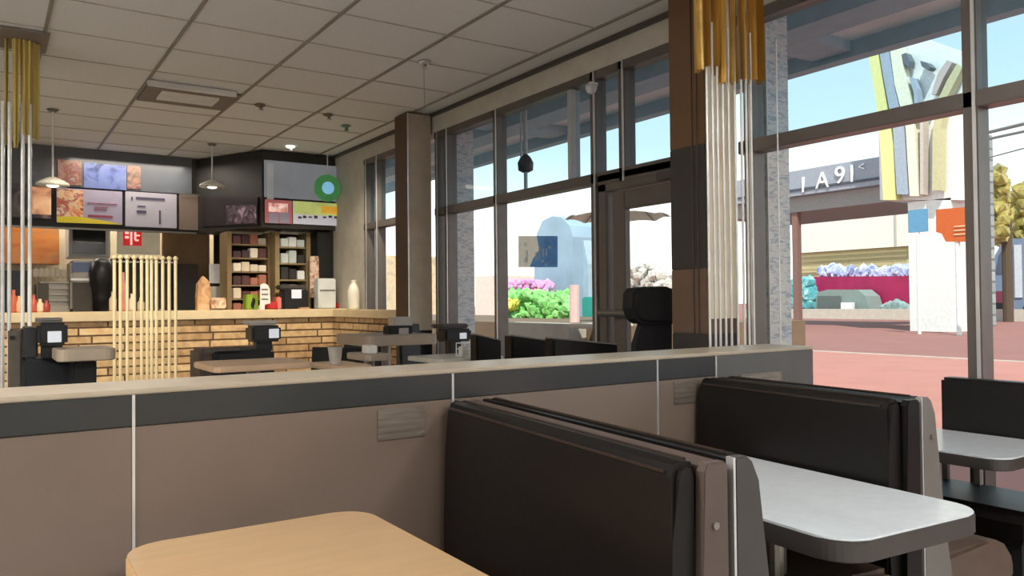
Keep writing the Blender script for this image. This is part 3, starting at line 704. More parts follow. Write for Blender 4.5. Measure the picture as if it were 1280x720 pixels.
terminal('black terminal with small white square right of the far column', 557, 590, 411, 427, 5.15, (575,416,583.5,423.5), basez=0, topm=G('dark grey lid', (60,56,54), .5))
wr = thing('wire_caddy', 'small white wire caddy in front of the black terminal', 'caddy', (ony(588, 444, 4.6).x, 4.6, ony(588, 446, 4.6).z))
zc = ony(588, 446, 4.6).z; Xa, Xb = ony(578, 440, 4.6).x, ony(599, 440, 4.6).x
bm = bmesh.new()
for zz in (zc+.003, zc+.05, zc+.09): abox(bm, Xa, Xb, 4.6, 4.604, zz, zz+.006); abox(bm, Xa, Xb, 4.68, 4.684, zz, zz+.006)
for xx in (Xa, (Xa+Xb)/2, Xb): abox(bm, xx-.003, xx+.003, 4.6, 4.604, zc, zc+.096); abox(bm, xx-.003, xx+.003, 4.68, 4.684, zc, zc+.096)
for xx in (Xa, Xb):
    for zz in (zc+.003, zc+.09): abox(bm, xx-.003, xx+.003, 4.6, 4.684, zz, zz+.006)
link('wire_frame', bm, white, wr); box('packets', G('white napkins', (210,206,200), .6), Xa+.008, (Xa+Xb)/2-.006, 4.61, 4.67, zc+.01, zc+.07, wr, .004)
ctable('white table under the wire caddy just beyond the partition', ony(545, 450, 4.55).x, ony(628, 450, 4.55).x, 4.5, 5.0, zc-.001, G('white top', (196,192,182), .4), .03)
# low booths by the window
def low_booth(label, px0, px1, yt0, yt1, Y):
    A, B = ony(px0, yt0, Y), ony(px1, yt1, Y)
    t = thing('booth_bench', label, 'booth bench', ((A.x+B.x)/2, Y, 0), 'low black booths beyond the partition')
    prism('backrest', vinyl, [(A.x, .35), (B.x, .35), (B.x, B.z), (A.x, A.z)], 'y', Y, Y+.09, t, .01)
    box('seat', vinyl, A.x, B.x, Y+.1, Y+.33, .38, .47, t, .02); box('base', blackm, A.x+.02, B.x-.02, Y+.1, Y+.3, 0, .38, t)
    prism('top_trim', G('grey booth trim', (120,116,112), .5), [(A.x, A.z+.001), (B.x, B.z+.001), (B.x, B.z+.009), (A.x, A.z+.009)], 'y', Y+.01, Y+.08, t)
low_booth('low black booth back left of the window flowers', 596, 627, 419, 426, 4.3)
low_booth('low black booth back under the flower bed view', 640, 691, 420, 427, 3.9)
low_booth('longer low black booth back in front of the door frame', 692, 773, 423.5, 431.5, 3.5)
# black tall rounded seat by the column
hc = thing('lounge_chair', 'tall black chair with rounded padded back beside the near column', 'chair', (3.02, 3.3, 0))
prism('backrest', blackm, [(ony(x, y, 3.3).x, ony(x, y, 3.3).z) for x, y in ((797,398),(793,385),(794,366),(799,360),(815,358),(836,358),(845,362),(845,405),(806,405),(801,402))], 'y', 3.3, 3.42, hc, .02)
box('seat', blackm, 3.02, 3.2, 3.18, 3.42, .6, .7, hc, .02)
prism('back_support', blackm, [(ony(x, y, 3.34).x, ony(x, y, 3.34).z) for x, y in ((803,404),(840,404),(840,470),(794,470),(795,430))], 'y', 3.34, 3.38, hc)
for xx in (3.04, 3.17):
    for yy in (3.2, 3.4): tube('leg', steel, (xx, yy, 0), (xx, yy, .6), .012, hc)

# ================================================================= CEILING THINGS
vn = thing('ceiling_vent', 'square louvred ceiling vent set in the tile grid', 'vent', (1.42, 6.8, CZ-.02))
vx0, vx1, vy0, vy1 = 1.07, 1.775, 6.67, 7.28
bm = bmesh.new()
for a, b_, c_, d_ in ((vx0,vx1,vy0,vy0+.17),(vx0,vx1,vy1-.17,vy1),(vx0,vx0+.12,vy0+.17,vy1-.17),(vx1-.12,vx1,vy0+.17,vy1-.17)): abox(bm, a, b_, c_, d_, CZ-.012, CZ+.001)
link('vent_frame', bm, cp, vn)
box('dark_throat', blackm, vx0+.12, vx1-.12, vy0+.17, vy1-.17, CZ-.004, CZ+.002, vn)
bm = bmesh.new()
for i in range(5):
    yy = vy0+.19+i*.055
    vs = [bm.verts.new(p) for p in ((vx0+.125,yy,CZ-.006),(vx1-.125,yy,CZ-.006),(vx1-.125,yy+.035,CZ-.022),(vx0+.125,yy+.035,CZ-.022),(vx0+.125,yy,CZ-.009),(vx1-.125,yy,CZ-.009),(vx1-.125,yy+.035,CZ-.025),(vx0+.125,yy+.035,CZ-.025))]
    for f in ((0,1,2,3),(7,6,5,4),(0,4,5,1),(1,5,6,2),(2,6,7,3),(3,7,4,0)): bm.faces.new([vs[k] for k in f])
link('louvre', bm, white, vn)
df = thing('reflection_strip', 'white curved deflector strip put in along the near edge of ceiling vent', 'reflection', (1.42, 6.62, CZ-.05))  # white strip modelled in place of a long light reflection on the ceiling
prism('strip', white, [(6.60,CZ-.001),(6.655,CZ-.001),(6.655,CZ-.012),(6.63,CZ-.04),(6.605,CZ-.05),(6.59,CZ-.045)], 'x', 1.05, 1.72, df, .003)
for i, (px, py, lb, kind) in enumerate(((530,77,'brass coloured sprinkler above the window side with thin wire',1),(325,131,'sprinkler right of the ceiling vent',0),(410,143,'white tipped sprinkler left of the green one',0),
                                   (363,183,'white spot fixture nearest the angled bulkhead',2),(432,157,'small greenish ceiling sensor',3))):
    q = onz(px, py, CZ); m_ = [G('sprinkler brass', (130,108,90), .4, .4), trim_m, G('white glow', (255,250,240), .4, emit=1.2), G('sensor green', (120,146,126), .4)][kind if kind else 0]
    t = thing('sprinkler_head' if kind < 2 else ('spot_fixture' if kind == 2 else 'ceiling_sensor'), lb, 'ceiling fixture', (q.x, q.y, CZ-.06), 'small ceiling fixtures')
    lathe('escutcheon', m_, (q.x, q.y, CZ-.018), [(.045,.017),(.05,.012),(.03,.0)], t, n=16)
    lathe('tip', trim_m if kind != 3 else m_, (q.x+.01, q.y, CZ-.05), [(.012,.035),(.014,.01),(.026,.004),(.026,0)], t, n=12)
    if kind == 1: tube('hanging_wire', grey, (q.x, q.y, CZ-.05), (q.x, q.y, ony(537, 150, q.y).z), .0015, t, 6)
def pendant(label, q, z1):
    t = thing('pendant_lamp', label, 'lamp', (q.x, q.y, z1), 'pendant lamps before the menu boards')
    lathe('ceiling_rose', grey, (q.x, q.y, CZ-.02), [(.03,0),(.05,.019)], t, n=16)
    tube('rod', white, (q.x, q.y, z1+.04), (q.x, q.y, CZ-.02), .008, t)
    lathe('shade', G('white enamel', (226,226,216), .4), (q.x, q.y, z1), [(.135,0),(.13,.02),(.08,.05),(.03,.075)], t, n=24)
    lathe('bulb', G('white glow', (255,250,240), .4, emit=1.2), (q.x, q.y, z1-.015), [(.03,0),(.05,.01),(.05,.0145)], t, n=16)
q = onz(265, 180, CZ); pendant('white disc pendant lamp before the dark angled board', q, ony(267, 234, q.y).z)
q = onz(66, 137, CZ); pendant('white pendant lamp at left before the menu boards', q, ony(67, 232, q.y).z)
# security camera dome
q = onx(739, 112, XW-.06)
sc = thing('security_camera', 'small white dome camera at the top of the window', 'camera', (q.x, q.y, q.z))
box('bracket', white, q.x-.01, XW-.012, q.y-.015, q.y+.015, q.z+.03, q.z+.05, sc)
lathe('dome', G('dome white', (200,200,205), .2), (q.x, q.y, q.z-.03), [(.01,0),(.03,.012),(.04,.035),(.042,.06)], sc, n=16)
# added fill lights, out of view, shaped as ceiling panels to brighten the room
def fill_panel(x, y, e, label, col=(1,.96,.92)):
    t = thing('fill_light', label, 'fill light', (x, y, CZ-.03), 'added fill lights')
    bm = bmesh.new(); aprism(bm, rrect(x-.3, x+.3, y-.3, y+.3, .02, 3), 'z', CZ-.02, CZ-.001); link('frame', bm, trim_m, t)
    box('diffuser', G('light diffuser', (255,244,226), .5, emit=1.5, var=.01), x-.27, x+.27, y-.27, y+.27, CZ-.026, CZ-.0205, t)
    l = bpy.data.lights.new('lamp', 'AREA'); l.shape = 'SQUARE'; l.size = .56; l.energy = e; l.color = col
    o = bpy.data.objects.new('lamp', l); COL.objects.link(o); o.location = (x, y, CZ-.04)
    return o
fill_panel(-.9, .3, 7, 'added square fill light above the left of the tan table', (1,.93,.84))
fill_panel(-1.2, 1.9, 34, 'added square fill light at the left just before the partition')
fill_panel(-3.4, 2.6, 95, 'added square fill light nearest the left wall')
fill_panel(1.9, .1, 6, 'added square fill light above the right of the camera', (1,.97,.92))
fill_panel(2.2, -2.0, 42, 'added square fill light in the corner behind the camera')
fill_panel(.9, -1.6, 38, 'added square fill light behind the camera')
l = bpy.data.lights.new('spot', 'SPOT'); l.energy = 130; l.color = (1,.88,.68); l.spot_size = math.radians(34); l.spot_blend = .7; l.shadow_soft_size = .06  # added spot without a fitting, aimed to brighten the pale rods
o = bpy.data.objects.new('spot', l); COL.objects.link(o); o.location = (-.15, 4.3, 3.0); o.rotation_euler = (Vector((.95, 6.1, .9))-o.location).to_track_quat('-Z', 'Y').to_euler()
# added spots without fittings, putting a golden wash on the stone counter
for i, xx in enumerate((-.4, .9, 2.2, 3.1)):
    l = bpy.data.lights.new('spot', 'SPOT'); l.energy = 85; l.color = (1,.86,.66); l.spot_size = math.radians(75); l.spot_blend = .8; l.shadow_soft_size = .08
    o = bpy.data.objects.new('spot', l); COL.objects.link(o); o.location = (xx, 6.9, CZ-.06); o.rotation_euler = (math.radians(38), 0, 0)
for xx, yy in ((-1, 11.0), (1.0, 11.0), (2.6, 10.9), (1.4, 9.65)):  # added area lights without fittings, filling the kitchen
    l = bpy.data.lights.new('kitchen_fill', 'AREA'); l.shape = 'RECTANGLE'; l.size = 1.2; l.size_y = .3; l.energy = 20 if yy > 10 else 7; l.color = (1,.9,.76)
    o = bpy.data.objects.new('kitchen_fill', l); COL.objects.link(o); o.location = (xx, yy, 2.98 if yy > 10 else 2.95)

# ================================================================= OUTSIDE
pink = G('salmon paving', (182,122,110), .9, var=.06, scale=1.2)
pink2 = G('rosy asphalt', (148,100,92), .9, var=.06, scale=.8)
struct(box('ground', pink2, 17.3, 220, -120, 220, -.3, -.002))
struct(box('pavement', pink, XW+.12, 17.2, -40, 60, -.3, 0))
struct(box('trim_2', conc, 17.2, 17.3, -40, 60, -.3, .02))
# soffit: roof overhang outside
sf_l = G('soffit panel', (244,250,252), .7); sf_d = G('soffit beam', (172,196,210), .6)
rf = thing('roof_overhang', 'blue grey roof overhang with beams above the windows outside', 'roof', (4.4, 3, 3.1))
box('soffit_panel', sf_l, XW+.12, 5.4, YB, 12.5, 3.2, 3.3, rf)
box('edge_beam', sf_d, 5.30, 5.42, YB, 12.5, 3.08, 3.4, rf)
box('inner_beam', sf_d, 4.45, 4.75, YB, 12.5, 3.09, 3.199, rf)
for yy in (3.55, 6.9, 9.8, .2): box('cross_beam', sf_d, XW+.13, 5.29, yy-.16, yy+.16, 3.12, 3.198, rf)
rough_m = stone_mat('pale rough stone', (206,204,198), (186,190,192), (170,174,176), .11, .035, bump=1.0)
def pier(label, y0, y1, x0=3.8, x1=4.12):
    t = thing('stone_pier', label, 'stone pier', ((x0+x1)/2, (y0+y1)/2, 0), 'stone piers outside the windows')
    box('stone_shaft', picture('frosted rough stone', [(150,168,184),(186,196,202),(222,224,220),(200,206,208)], 11, 0, (1,1,3.5)), x0, x1, y0, y1, 0, 3.12, t, .01); box('plinth', conc, x0-.02, x1+.02, y0-.02, y1+.02, 0, .25, t, .01)
    box('corner_bead', white, x0-.006, x0+.004, y0-.006, y0+.004, .25, 3.1, t)
pier('pale rough stone pier outside just right of the silver rods', 3.12, 3.23, 3.98, 4.2)
pier('stone pier outside the window right of the far column', 6.95, 7.05, 3.98, 4.2)
# hanging lantern outside
q = onx(657, 205, 4.2)
ln = thing('hanging_lantern', 'dark hanging lantern on a pole outside the upper window', 'lantern', (q.x, q.y, q.z-.1))
tube('pole', G('pale pole', (190,196,200), .4), (q.x, q.y, q.z-.3), (q.x, q.y, 3.19), .018, ln)
lathe('lantern_body', G('lantern dark', (60,66,72), .5), (q.x, q.y, q.z-.08), [(.03,0),(.07,.02),(.075,.09),(.05,.14),(.02,.17)], ln, n=12)
tube('side_arm', G('pale pole', (190,196,200), .4), (q.x-.05, q.y+.0, q.z+.02), (q.x-.05, q.y, 3.19), .008, ln)
# poster on glass
ps = thing('window_poster', 'blue and beige poster stuck on the window glass', 'poster', tuple(onx(672, 336, XW+.03)))
XP = XW+.028
picture('poster beige', [(226,228,208),(234,234,220),(206,216,212)], 4, 0); picture('poster blue', [(70,120,176),(96,146,196),(120,170,206)], 3, 0); G('poster mark', (206,220,226), .5)
def xplane(name, m, pts, X, par):
    bm = bmesh.new(); bm.faces.new([bm.verts.new(onx(x, y, X)) for x, y in pts]); return link(name, bm, m, par)
xplane('sheet', paper('beige paper', 'poster beige'), [(648,295),(671,295),(674,312),(666,324),(662,334),(648,334)], XP, ps)
xplane('blue_area', paper('blue paper', 'poster blue'), [(671,295),(697,295),(697,334),(662,334),(666,324),(674,312)], XP, ps)
paper('mark paper', 'poster mark')
for (a, b_, c_, d_) in ((655,303,658.5,308),(657,313,660,327),(669,315,671,326),(673,309,675,323),(678,311,680,321),(682,310,684,320),(685,307,689,311),(655,322,659,328),(677,325,680,328),(681,329,684,332)):
    xplane('white_mark', MATS['mark paper'], [(a,b_),(c_,b_),(c_,d_),(a,d_)], XP-.002, ps)
# arch monument
am = thing('arched_monument', 'pale blue grey arched monument with rounded top beyond flowers', 'monument', tuple(onx(703, 420, 11)))
blue_c = G('blue grey render', (150,174,192), .7, var=.08, scale=2)
xpoly('tall_arch', blue_c, [(668,425),(668,320),(671,292),(678,276),(690,270),(702,272),(712,282),(716,296),(716,425)], 11, .8, am)
xpoly('lower_arch', G('blue grey render light', (168,190,204), .7), [(704,425),(704,290),(712,281),(722,285),(729,300),(735,330),(736,425)], 11.3, .8, am)
# flower bed
def flowers(label, pts, X, mcols, r, nb, name='flower_bed', kind='stuff'):
    bm = bmesh.new()
    for i in range(nb):
        px = random.uniform(pts[0], pts[2]); py = random.uniform(pts[1], pts[3]); c = onx(px, py, X+random.uniform(0,.8))
        blob(bm, tuple(c), r*random.uniform(.6,1.3), 1, .6, 2)
    o = link(name, bm, mcols); tag(o, label, 'flowers', kind=kind); return o
random.seed(21)
green_f = picture('fresh foliage', [(90,160,80),(130,200,110),(170,220,140)], 5, 0)
pf = picture('pink flowers', [(220,120,190),(240,170,210),(170,150,220)], 5, 0)
planter = xb('planter_wall', conc, 632, 404, 712, 460, 6.5, .3, None, .01); tag(planter, 'low pale grey planter wall outside the window', 'planter wall')
struct(box('planting_bed', G('soil', (120,100,80), .9), 6.85, 10.4, 7.5, 19, 0, .98))
# extend planter to the ground
flowers('bright green leafy plants in the bed outside', (634,368,712,400), 9, green_f, .10, 520, 'leafy_plants')
flowers('pink and lilac flowers above the green bed', (634,352,690,372), 9.6, pf, .075, 260, 'pink_flowers')
flowers('yellow green blooms at the left edge of the flower bed', (632,376,646,386), 8.6, G('yellow blooms', (226,216,90), .7), .07, 40, 'yellow_flowers')
tag(xb('teal_bin', G('teal plastic', (60,170,160), .5), 727, 371, 748, 462, 10.5, .6, None, .03), 'teal box seen beside the pink post outside', 'bin')
tag(tube('pink_post', G('pale pink post', (226,196,192), .6), (7.5, onx(718, 400, 7.5).y, 0), tuple(onx(718, 356, 7.5)), .08), 'pale pink round post outside the door', 'post')
ot = thing('outdoor_table', 'cream outdoor table near the pink post', 'table', (6.7, onx(729, 408, 6.4).y, 0))
tp_ = xb('tabletop', G('cream table', (220,206,190), .6), 710, 405, 748, 411, 6.4, .6, ot, .015)
tube('pedestal', steel, (6.7, onx(729, 408, 6.4).y, 0), (6.7, onx(729, 408, 6.4).y, onx(729, 411, 6.4).z), .04, ot)
# parasol outside the door
q = onx(772, 300, 8.0)
pa = thing('patio_parasol', 'grey patio parasol outside the glass door', 'parasol', (q.x, q.y, 0))
zt = onx(772, 222, 8.0).z; ze = onx(772, 272, 8.0).z
tube('pole', white, (q.x, q.y, 0), (q.x, q.y, zt+.05), .025, pa)
bm = bmesh.new(); R_ = .80; nseg = 8; apx = bm.verts.new((q.x, q.y, zt)); apx2 = bm.verts.new((q.x, q.y, zt-.02)); o1 = []; o2 = []
for i in range(nseg*4):
    a = 2*PI*i/(nseg*4); rr = R_*(1-.07*abs(math.sin(a*nseg/2))); o1.append(bm.verts.new((q.x+rr*math.cos(a), q.y+rr*math.sin(a), ze+.03*abs(math.sin(a*nseg/2))))); o2.append(bm.verts.new(o1[-1].co-Vector((0,0,.012))))
k = len(o1)
for i in range(k):
    bm.faces.new((apx, o1[i], o1[(i+1)%k])); bm.faces.new((apx2, o2[(i+1)%k], o2[i])); bm.faces.new((o1[i], o2[i], o2[(i+1)%k], o1[(i+1)%k]))
link('canopy', bm, G('grey canvas', (214,218,218), .8), pa)
for i in range(8):
    a = 2*PI*i/8; tube('rib', grey, (q.x, q.y, zt-.06), (q.x+R_*.95*math.cos(a), q.y+R_*.95*math.sin(a), ze-.012), .008, pa, 6)
# far bright sign pylon
XS = 30
py_ = thing('landmark_sign', 'tall bright landmark sign of curved white, yellow, blue and olive strips', 'sign', tuple(onx(1150, 350, XS)))
cr = G('sign cream', (228,226,204), .6); yl = G('sign yellow', (226,222,150), .6); bl = G('sign blue grey', (160,172,186), .6); ol = G('sign olive', (196,190,150), .6); pale = G('sign white', (230,232,230), .6)  # strip colours paled so they carry lens haze
xpoly('white_body', pale, [(1112,52),(1150,46),(1195,62),(1212,70),(1207,250),(1100,250),(1098,150)], XS+.5, 1.0, py_)
xpoly('yellow_strip', yl, [(1084,62),(1096,60),(1106,120),(1116,180),(1119,250),(1104,250),(1100,180),(1094,120)], XS, .4, py_)
xpoly('blue_strip', bl, [(1098,58),(1110,56),(1118,110),(1130,160),(1135,243),(1121,243),(1116,160),(1104,95)], XS, .4, py_)
xpoly('cream_strip', cr, [(1111,52),(1124,50),(1130,90),(1142,140),(1148,245),(1137,245),(1132,160),(1118,105)], XS, .4, py_)
xpoly('blue_curve', bl, [(1136,97),(1141,97),(1146,110),(1148,150),(1144,150),(1142,115)], XS, .4, py_)
xpoly('grey_strip', G('sign pale grey', (196,186,178), .6), [(1150,150),(1154,150),(1154,243),(1150,243)], XS, .4, py_)
xpoly('grey_arc', G('sign rosy grey', (190,176,170), .6), [(1184,75),(1190,78),(1178,100),(1170,118),(1164,118),(1172,92)], XS, .4, py_)
xpoly('olive_strip', ol, [(1196,80),(1203,84),(1182,125),(1176,160),(1175,238),(1165,238),(1166,160),(1172,125),(1184,100)], XS, .4, py_)
xpoly('dark_oval', G('sign slate', (96,106,112), .6), [(1127,68),(1132,66),(1137,76),(1136,84),(1130,80)], XS, .4, py_)
xpoly('dark_leaf', MATS['sign slate'], [(1150,76),(1158,78),(1164,84),(1160,88),(1152,83)], XS, .4, py_)
xb('lower_tower', pale, 1136, 250, 1190, 400, XS+.5, 1.4, py_)
# grey stone pillar beside the sign
tag(xb('stone_tower', stone_mat('grey tower stone', (150,156,156), (176,180,176), (120,126,128), 1.2, .5), 1190, 165, 1215, 400, 36, 2), 'grey rough stone tower right of the landmark sign', 'tower')
# canopy building with letters
XC = 32
cb2 = thing('canopy_building', 'grey canopy fascia with white letters and a slim brown post', 'canopy', tuple(onx(1045, 262, XC)))
fz0, fz1 = onx(1045, 238, XC).z, onx(1045, 205, XC).z
Yl, Yr = onx(900, 230, XC).y, onx(1101, 230, XC).y
box('fascia', G('grey fascia', (150,156,168), .6), XC, XC+6, Yl, Yr, fz0, fz1, cb2)
box('lower_fascia', G('taupe grey fascia', (146,144,142), .7), XC+.4, XC+6, Yl, Yr-.1, onx(1045, 258, XC).z, fz0-.01, cb2)
box('shadow_line', G('dark slate', (70,78,90), .6), XC-.05, XC-.01, Yl, Yr, onx(1045, 232, XC).z, onx(1045, 229, XC).z, cb2)
q = onx(991, 300, XC+.3); box('post', G('brown post', (130,100,92), .7), XC+.45, XC+.75, q.y-.15, q.y+.15, 0, onx(1045, 258, XC).z-.01, cb2)
for ch, px, py, sz in (('1',1004,232,1.05),('A',1028,226,1.05),('9',1050,220,1.1),('1',1065,218,1.1),('<',1077,209,.55)):
    c_ = onx(px, py, XC-.06); text('letter', ch, G('white letters', (236,238,240), .5), tuple(c_), sz, cb2, (PI/2, 0, -PI/2), .04)
# white building with beige balcony
XBd = 58
wb = thing('white_building', 'long low white building with beige rail balcony behind the crimson container', 'building', tuple(onx(1060, 350, XBd)))
wm = G('white render', (232,228,218), .8)
box('upper_wall', wm, XBd, XBd+8, onx(992, 300, XBd).y, onx(1150, 300, XBd).y, onx(1065, 312, XBd).z, onx(1065, 252, XBd).z, wb)
box('balcony_wall', G('beige render', (200,192,150), .8), XBd+.5, XBd+8, onx(992, 320, XBd).y, onx(1135, 320, XBd).y, 0, onx(1065, 312, XBd).z-.02, wb)
for i in range(4):
    z = onx(1065, 318+i*6, XBd-.2).z; box('rail', G('olive rail', (160,150,110), .7), XBd-.3, XBd-.2, onx(1000, 320, XBd).y, onx(1135, 320, XBd).y, z, z+.12, wb)
box('division', G('grey strip', (186,184,176), .7), XBd-.1, XBd-.02, onx(1119, 300, XBd).y, onx(1121, 300, XBd).y, onx(1065, 312, XBd).z, onx(1065, 255, XBd).z, wb)
# barrier
br = xb('concrete_barrier', conc, 930, 386.5, 1300, 399, 46, .6, None); tag(br, 'long pale concrete barrier along far side of the rosy asphalt', 'barrier')
bb = br.location.copy()
XM = 49
mg = thing('crimson_container', 'large crimson container with blue white sacks piled on top', 'container', tuple(onx(1090, 390, XM)))
xpoly('body', G('crimson paint', (166,30,84), .6, var=.12, scale=1), [(1017,346),(1142,345),(1138,392),(1026,392)], XM, 3, mg)
random.seed(3); bm = bmesh.new()
for i in range(46): blob(bm, tuple(onx(1027+i*2.5, 341+random.uniform(-4,3), XM+1)), .45, 1, .4, 2)
link('sack_pile', bm, picture('sacks', [(110,120,180),(170,180,210),(220,225,235)], 2, 0), mg)
te = bmesh.new()
for i in range(26): blob(te, tuple(onx(random.uniform(988,1016), random.uniform(352,382), 47.2)), .5, 1, .5, 2)
tag(link('teal_bushes', te, picture('teal leaves', [(60,140,150),(110,180,186),(190,220,220)], 1.5, 0)), 'teal shrub heap left of the crimson container', 'shrub')
vh = thing('covered_skip', 'grey green rounded covered skip in front of the crimson container', 'skip', tuple(onx(1055, 392, 47.5)))
xpoly('body', G('grey green', (132,148,144), .7), [(1018,392),(1020,366),(1034,362),(1072,362),(1082,370),(1090,384),(1090,392)], 47.2, 1.6, vh)
xpoly('side_panel', G('dark grey green', (96,104,102), .7), [(1021,388),(1022,370),(1050,370),(1052,388)], 47.1, .09, vh)
tag(xb('small_white_box', pale, 1051, 378, 1065, 389, 46.7, .3), 'small white box standing before the covered skip', 'box')
te = bmesh.new()
for i in range(14): blob(te, tuple(onx(random.uniform(1108,1130), random.uniform(382,390), 47.0)), .4, 1, .5, 2)
tag(link('grey_shrub', te, picture('grey leaves', [(110,130,130),(160,180,176)], 1.5, 0)), 'grey green low shrub before the crimson container', 'shrub')
tk = thing('storage_tanks', 'cluster of white vertical tanks right of crimson container', 'tank', tuple(onx(1160, 390, 40)))
for i in range(5):
    c_ = onx(1146+i*9, 350, 40+i*.3); zt_ = onx(1146+i*9, 296-(i%2)*3+(8 if i > 3 else 0), 40).z
    lathe('tank', pale, (c_.x, c_.y, 0), [(.3,0),(.3,zt_-.15),(.2,zt_-.03),(.05,zt_)], tk, n=14)
kg = thing('white_kiosk', 'white open kiosk with dark recess below the tanks', 'kiosk', tuple(onx(1182, 392, 38)))
xb('frame', pale, 1158, 348, 1215, 356, 38, 2, kg); xb('side_wall', pale, 1157, 356, 1163, 392, 38, 2, kg); xb('right_wall', pale, 1200, 356, 1215, 392, 38, 2, kg)
xb('recess', G('dark olive recess', (84,76,66), .7), 1163, 356, 1200, 392, 38.6, .5, kg); xb('shelf', G('beige render', (200,192,150), .8), 1163, 358, 1199, 362, 38.2, .3, kg)
og = thing('orange_sign', 'orange sign board right of the landmark sign base', 'sign', tuple(onx(1192, 302, 28)))
xpoly('board', G('orange paint', (200,96,40), .6), [(1170,262),(1214,258),(1214,302),(1182,302),(1177,292),(1170,290)], 28, .15, og)
for i in range(3): xb('white_line', G('pale orange', (240,190,150), .6), 1192, 282+i*5, 1210, 283.5+i*5, 27.97, .025, og)
tube('sign_post', pale, (28.1, onx(1195, 300, 28).y, 0), (28.1, onx(1195, 300, 28).y, onx(1195, 300, 28).z), .08, og)
bs = thing('blue_sign', 'small blue sign left of the orange board', 'sign', tuple(onx(1146, 290, 28)))
xb('board', G('sky blue paint', (96,152,188), .6), 1135, 262, 1158, 290, 28, .12, bs); tube('sign_post', pale, (28.06, onx(1146, 290, 28).y, 0), (28.06, onx(1146, 290, 28).y, onx(1146, 288, 28).z), .06, bs)
pk = thing('pink_panel', 'pink panel on a white post seen right of the white tanks', 'sign', (34.1, onx(1203, 329, 34).y, 0))
xb('panel', G('rose pink', (206,110,128), .6), 1193, 320, 1214, 338, 34, .1, pk); tube('post', pale, (34.15, onx(1210, 329, 34).y, 0), (34.15, onx(1210, 329, 34).y, onx(1210, 336, 34).z), .06, pk)
# trees at far right
def tree(label, px0, px1, ytop, ybot, X, m_, seed, nb=60, r=1.0):
    random.seed(seed); nb *= 5; b0 = onx((px0+px1)/2, ybot, X); t = thing('tree', label, 'tree', (X+1, b0.y, 0), 'trees beyond the barrier')
    bm = bmesh.new()
    for i in range(nb):
        px = random.uniform(px0, px1); f = abs((px-(px0+px1)/2)/((px1-px0)/2)); py = random.uniform(ytop+(ybot-ytop)*.5*f*f, ybot)
        blob(bm, tuple(onx(px, py, X+random.uniform(0,2))), r*random.uniform(.25,.5), 1, .9, 3)
    link('crown', bm, m_, t); tube('trunk', G('bark', (90,74,60), .9), (X+1, b0.y, 0), (X+1, b0.y, b0.z+1), .25, t)
yg = picture('autumn leaves', [(110,104,50),(160,146,76),(196,180,110)], 2, 0)
tree('tall yellow green tree right of the thick window mullion', 1238, 1256, 212, 300, 44, yg, 5, 50, .9)
tree('yellowish bushy tree at the far right edge', 1254, 1310, 232, 305, 51, yg, 6, 90, 1.0)
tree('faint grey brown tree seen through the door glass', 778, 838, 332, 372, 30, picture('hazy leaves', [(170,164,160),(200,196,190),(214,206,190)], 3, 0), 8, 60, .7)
vn2 = thing('parked_van', 'blue grey parked van behind the barrier at far right', 'van', tuple(onx(1262, 390, 49)))
xpoly('body', G('van blue grey', (120,136,160), .5), [(1238,392),(1238,345),(1244,318),(1252,304),(1268,298),(1300,298),(1300,392)], 49, 3, vn2, smooth=False)
xpoly('window', G('van glass', (70,84,104), .2), [(1244,342),(1248,320),(1254,310),(1264,310),(1264,342)], 48.95, .04, vn2)
xb('door_panel', G('van white', (206,212,220), .5), 1268, 306, 1277, 372, 48.93, .06, vn2); xb('maroon_panel', G('maroon', (120,50,70), .6), 1240, 364, 1260, 386, 48.9, .09, vn2)
for px in (1248, 1290):
    c_ = onx(px, 390, 48.8); prism('wheel', black, [(c_.y+.5*math.cos(2*PI*i/20), .5+.5*math.sin(2*PI*i/20)) for i in range(20)], 'x', 48.8, 49.1, vn2)
ca = thing('overhead_cable', 'dark leafy overhead cables crossing the far right window', 'cable', tuple(onx(1260, 160, 25)))
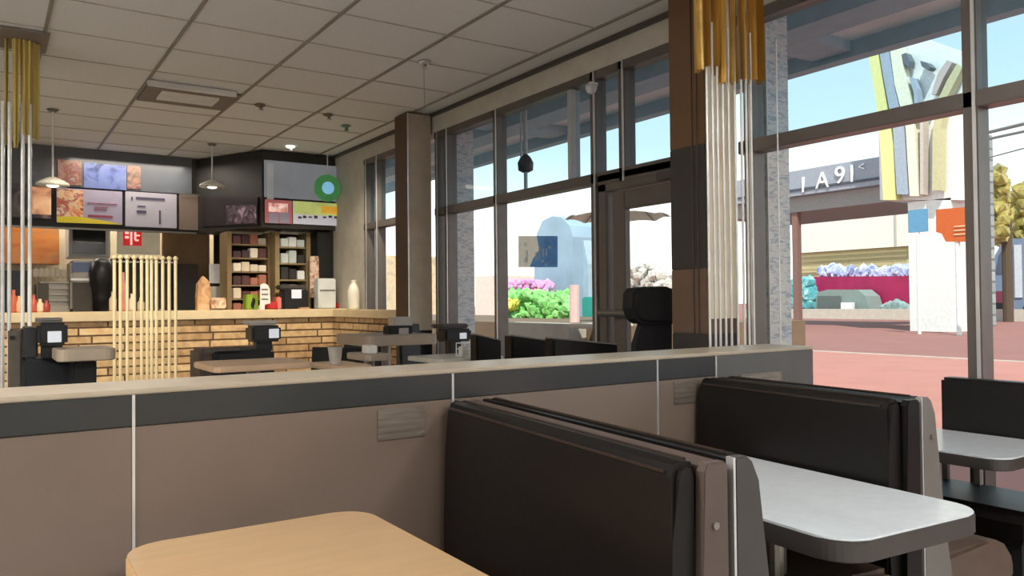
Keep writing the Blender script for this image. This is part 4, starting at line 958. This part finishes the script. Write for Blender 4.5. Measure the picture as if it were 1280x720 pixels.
for (a, b_, c_, d_, r_) in ((1225,168,1300,150,.05),(1225,176,1300,160,.04),(1225,200,1300,180,.02)): tube('cable', G('cable grey', (110,112,110), .7), tuple(onx(a, b_, 25)), tuple(onx(c_, d_, 25)), r_, ca, 6)
# distant blocks seen through the far left panes
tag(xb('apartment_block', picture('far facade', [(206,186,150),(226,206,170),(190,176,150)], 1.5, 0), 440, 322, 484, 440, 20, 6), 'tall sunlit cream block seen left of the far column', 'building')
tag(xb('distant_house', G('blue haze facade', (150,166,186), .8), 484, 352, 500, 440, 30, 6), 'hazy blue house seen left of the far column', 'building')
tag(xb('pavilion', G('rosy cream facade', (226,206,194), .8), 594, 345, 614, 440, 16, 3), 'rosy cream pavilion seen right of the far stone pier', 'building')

# ================================================================= LIGHT
sun = bpy.data.lights.new('sun', 'SUN'); sun.energy = 2.9; sun.angle = math.radians(.6); sun.color = (1,.93,.82)
so_ = bpy.data.objects.new('sun', sun); COL.objects.link(so_)
sd = Vector((.40, .42, -.80)).normalized(); so_.rotation_euler = sd.to_track_quat('-Z', 'Y').to_euler()
W = bpy.data.worlds.new('world'); S.world = W; W.use_nodes = True; nt = W.node_tree; N = nt.nodes; L = nt.links
bgn = N['Background']; tc = N.new('ShaderNodeTexCoord'); sp = N.new('ShaderNodeSeparateXYZ'); r = N.new('ShaderNodeValToRGB')
L.new(tc.outputs['Generated'], sp.inputs[0]); L.new(sp.outputs['Z'], r.inputs[0]); L.new(r.outputs[0], bgn.inputs[0])
e = r.color_ramp.elements; e[0].position = 0; e[0].color = (1,.98,.95,1); e[1].position = .7; e[1].color = (.22,.36,.46,1)
x_ = e.new(.10); x_.color = (.85,.88,.88,1); x_ = e.new(.19); x_.color = (.52,.62,.64,1); x_ = e.new(.35); x_.color = (.40,.52,.57,1)
bgn.inputs[1].default_value = 1.05
S.view_settings.view_transform = 'Standard'; S.view_settings.look = 'None'; S.view_settings.gamma = 1; S.view_settings.exposure = .88
S.view_settings.use_curve_mapping = False
S.cycles.max_bounces = 10; S.cycles.transparent_max_bounces = 16; S.cycles.sample_clamp_indirect = 6
S.cycles.use_denoising = True
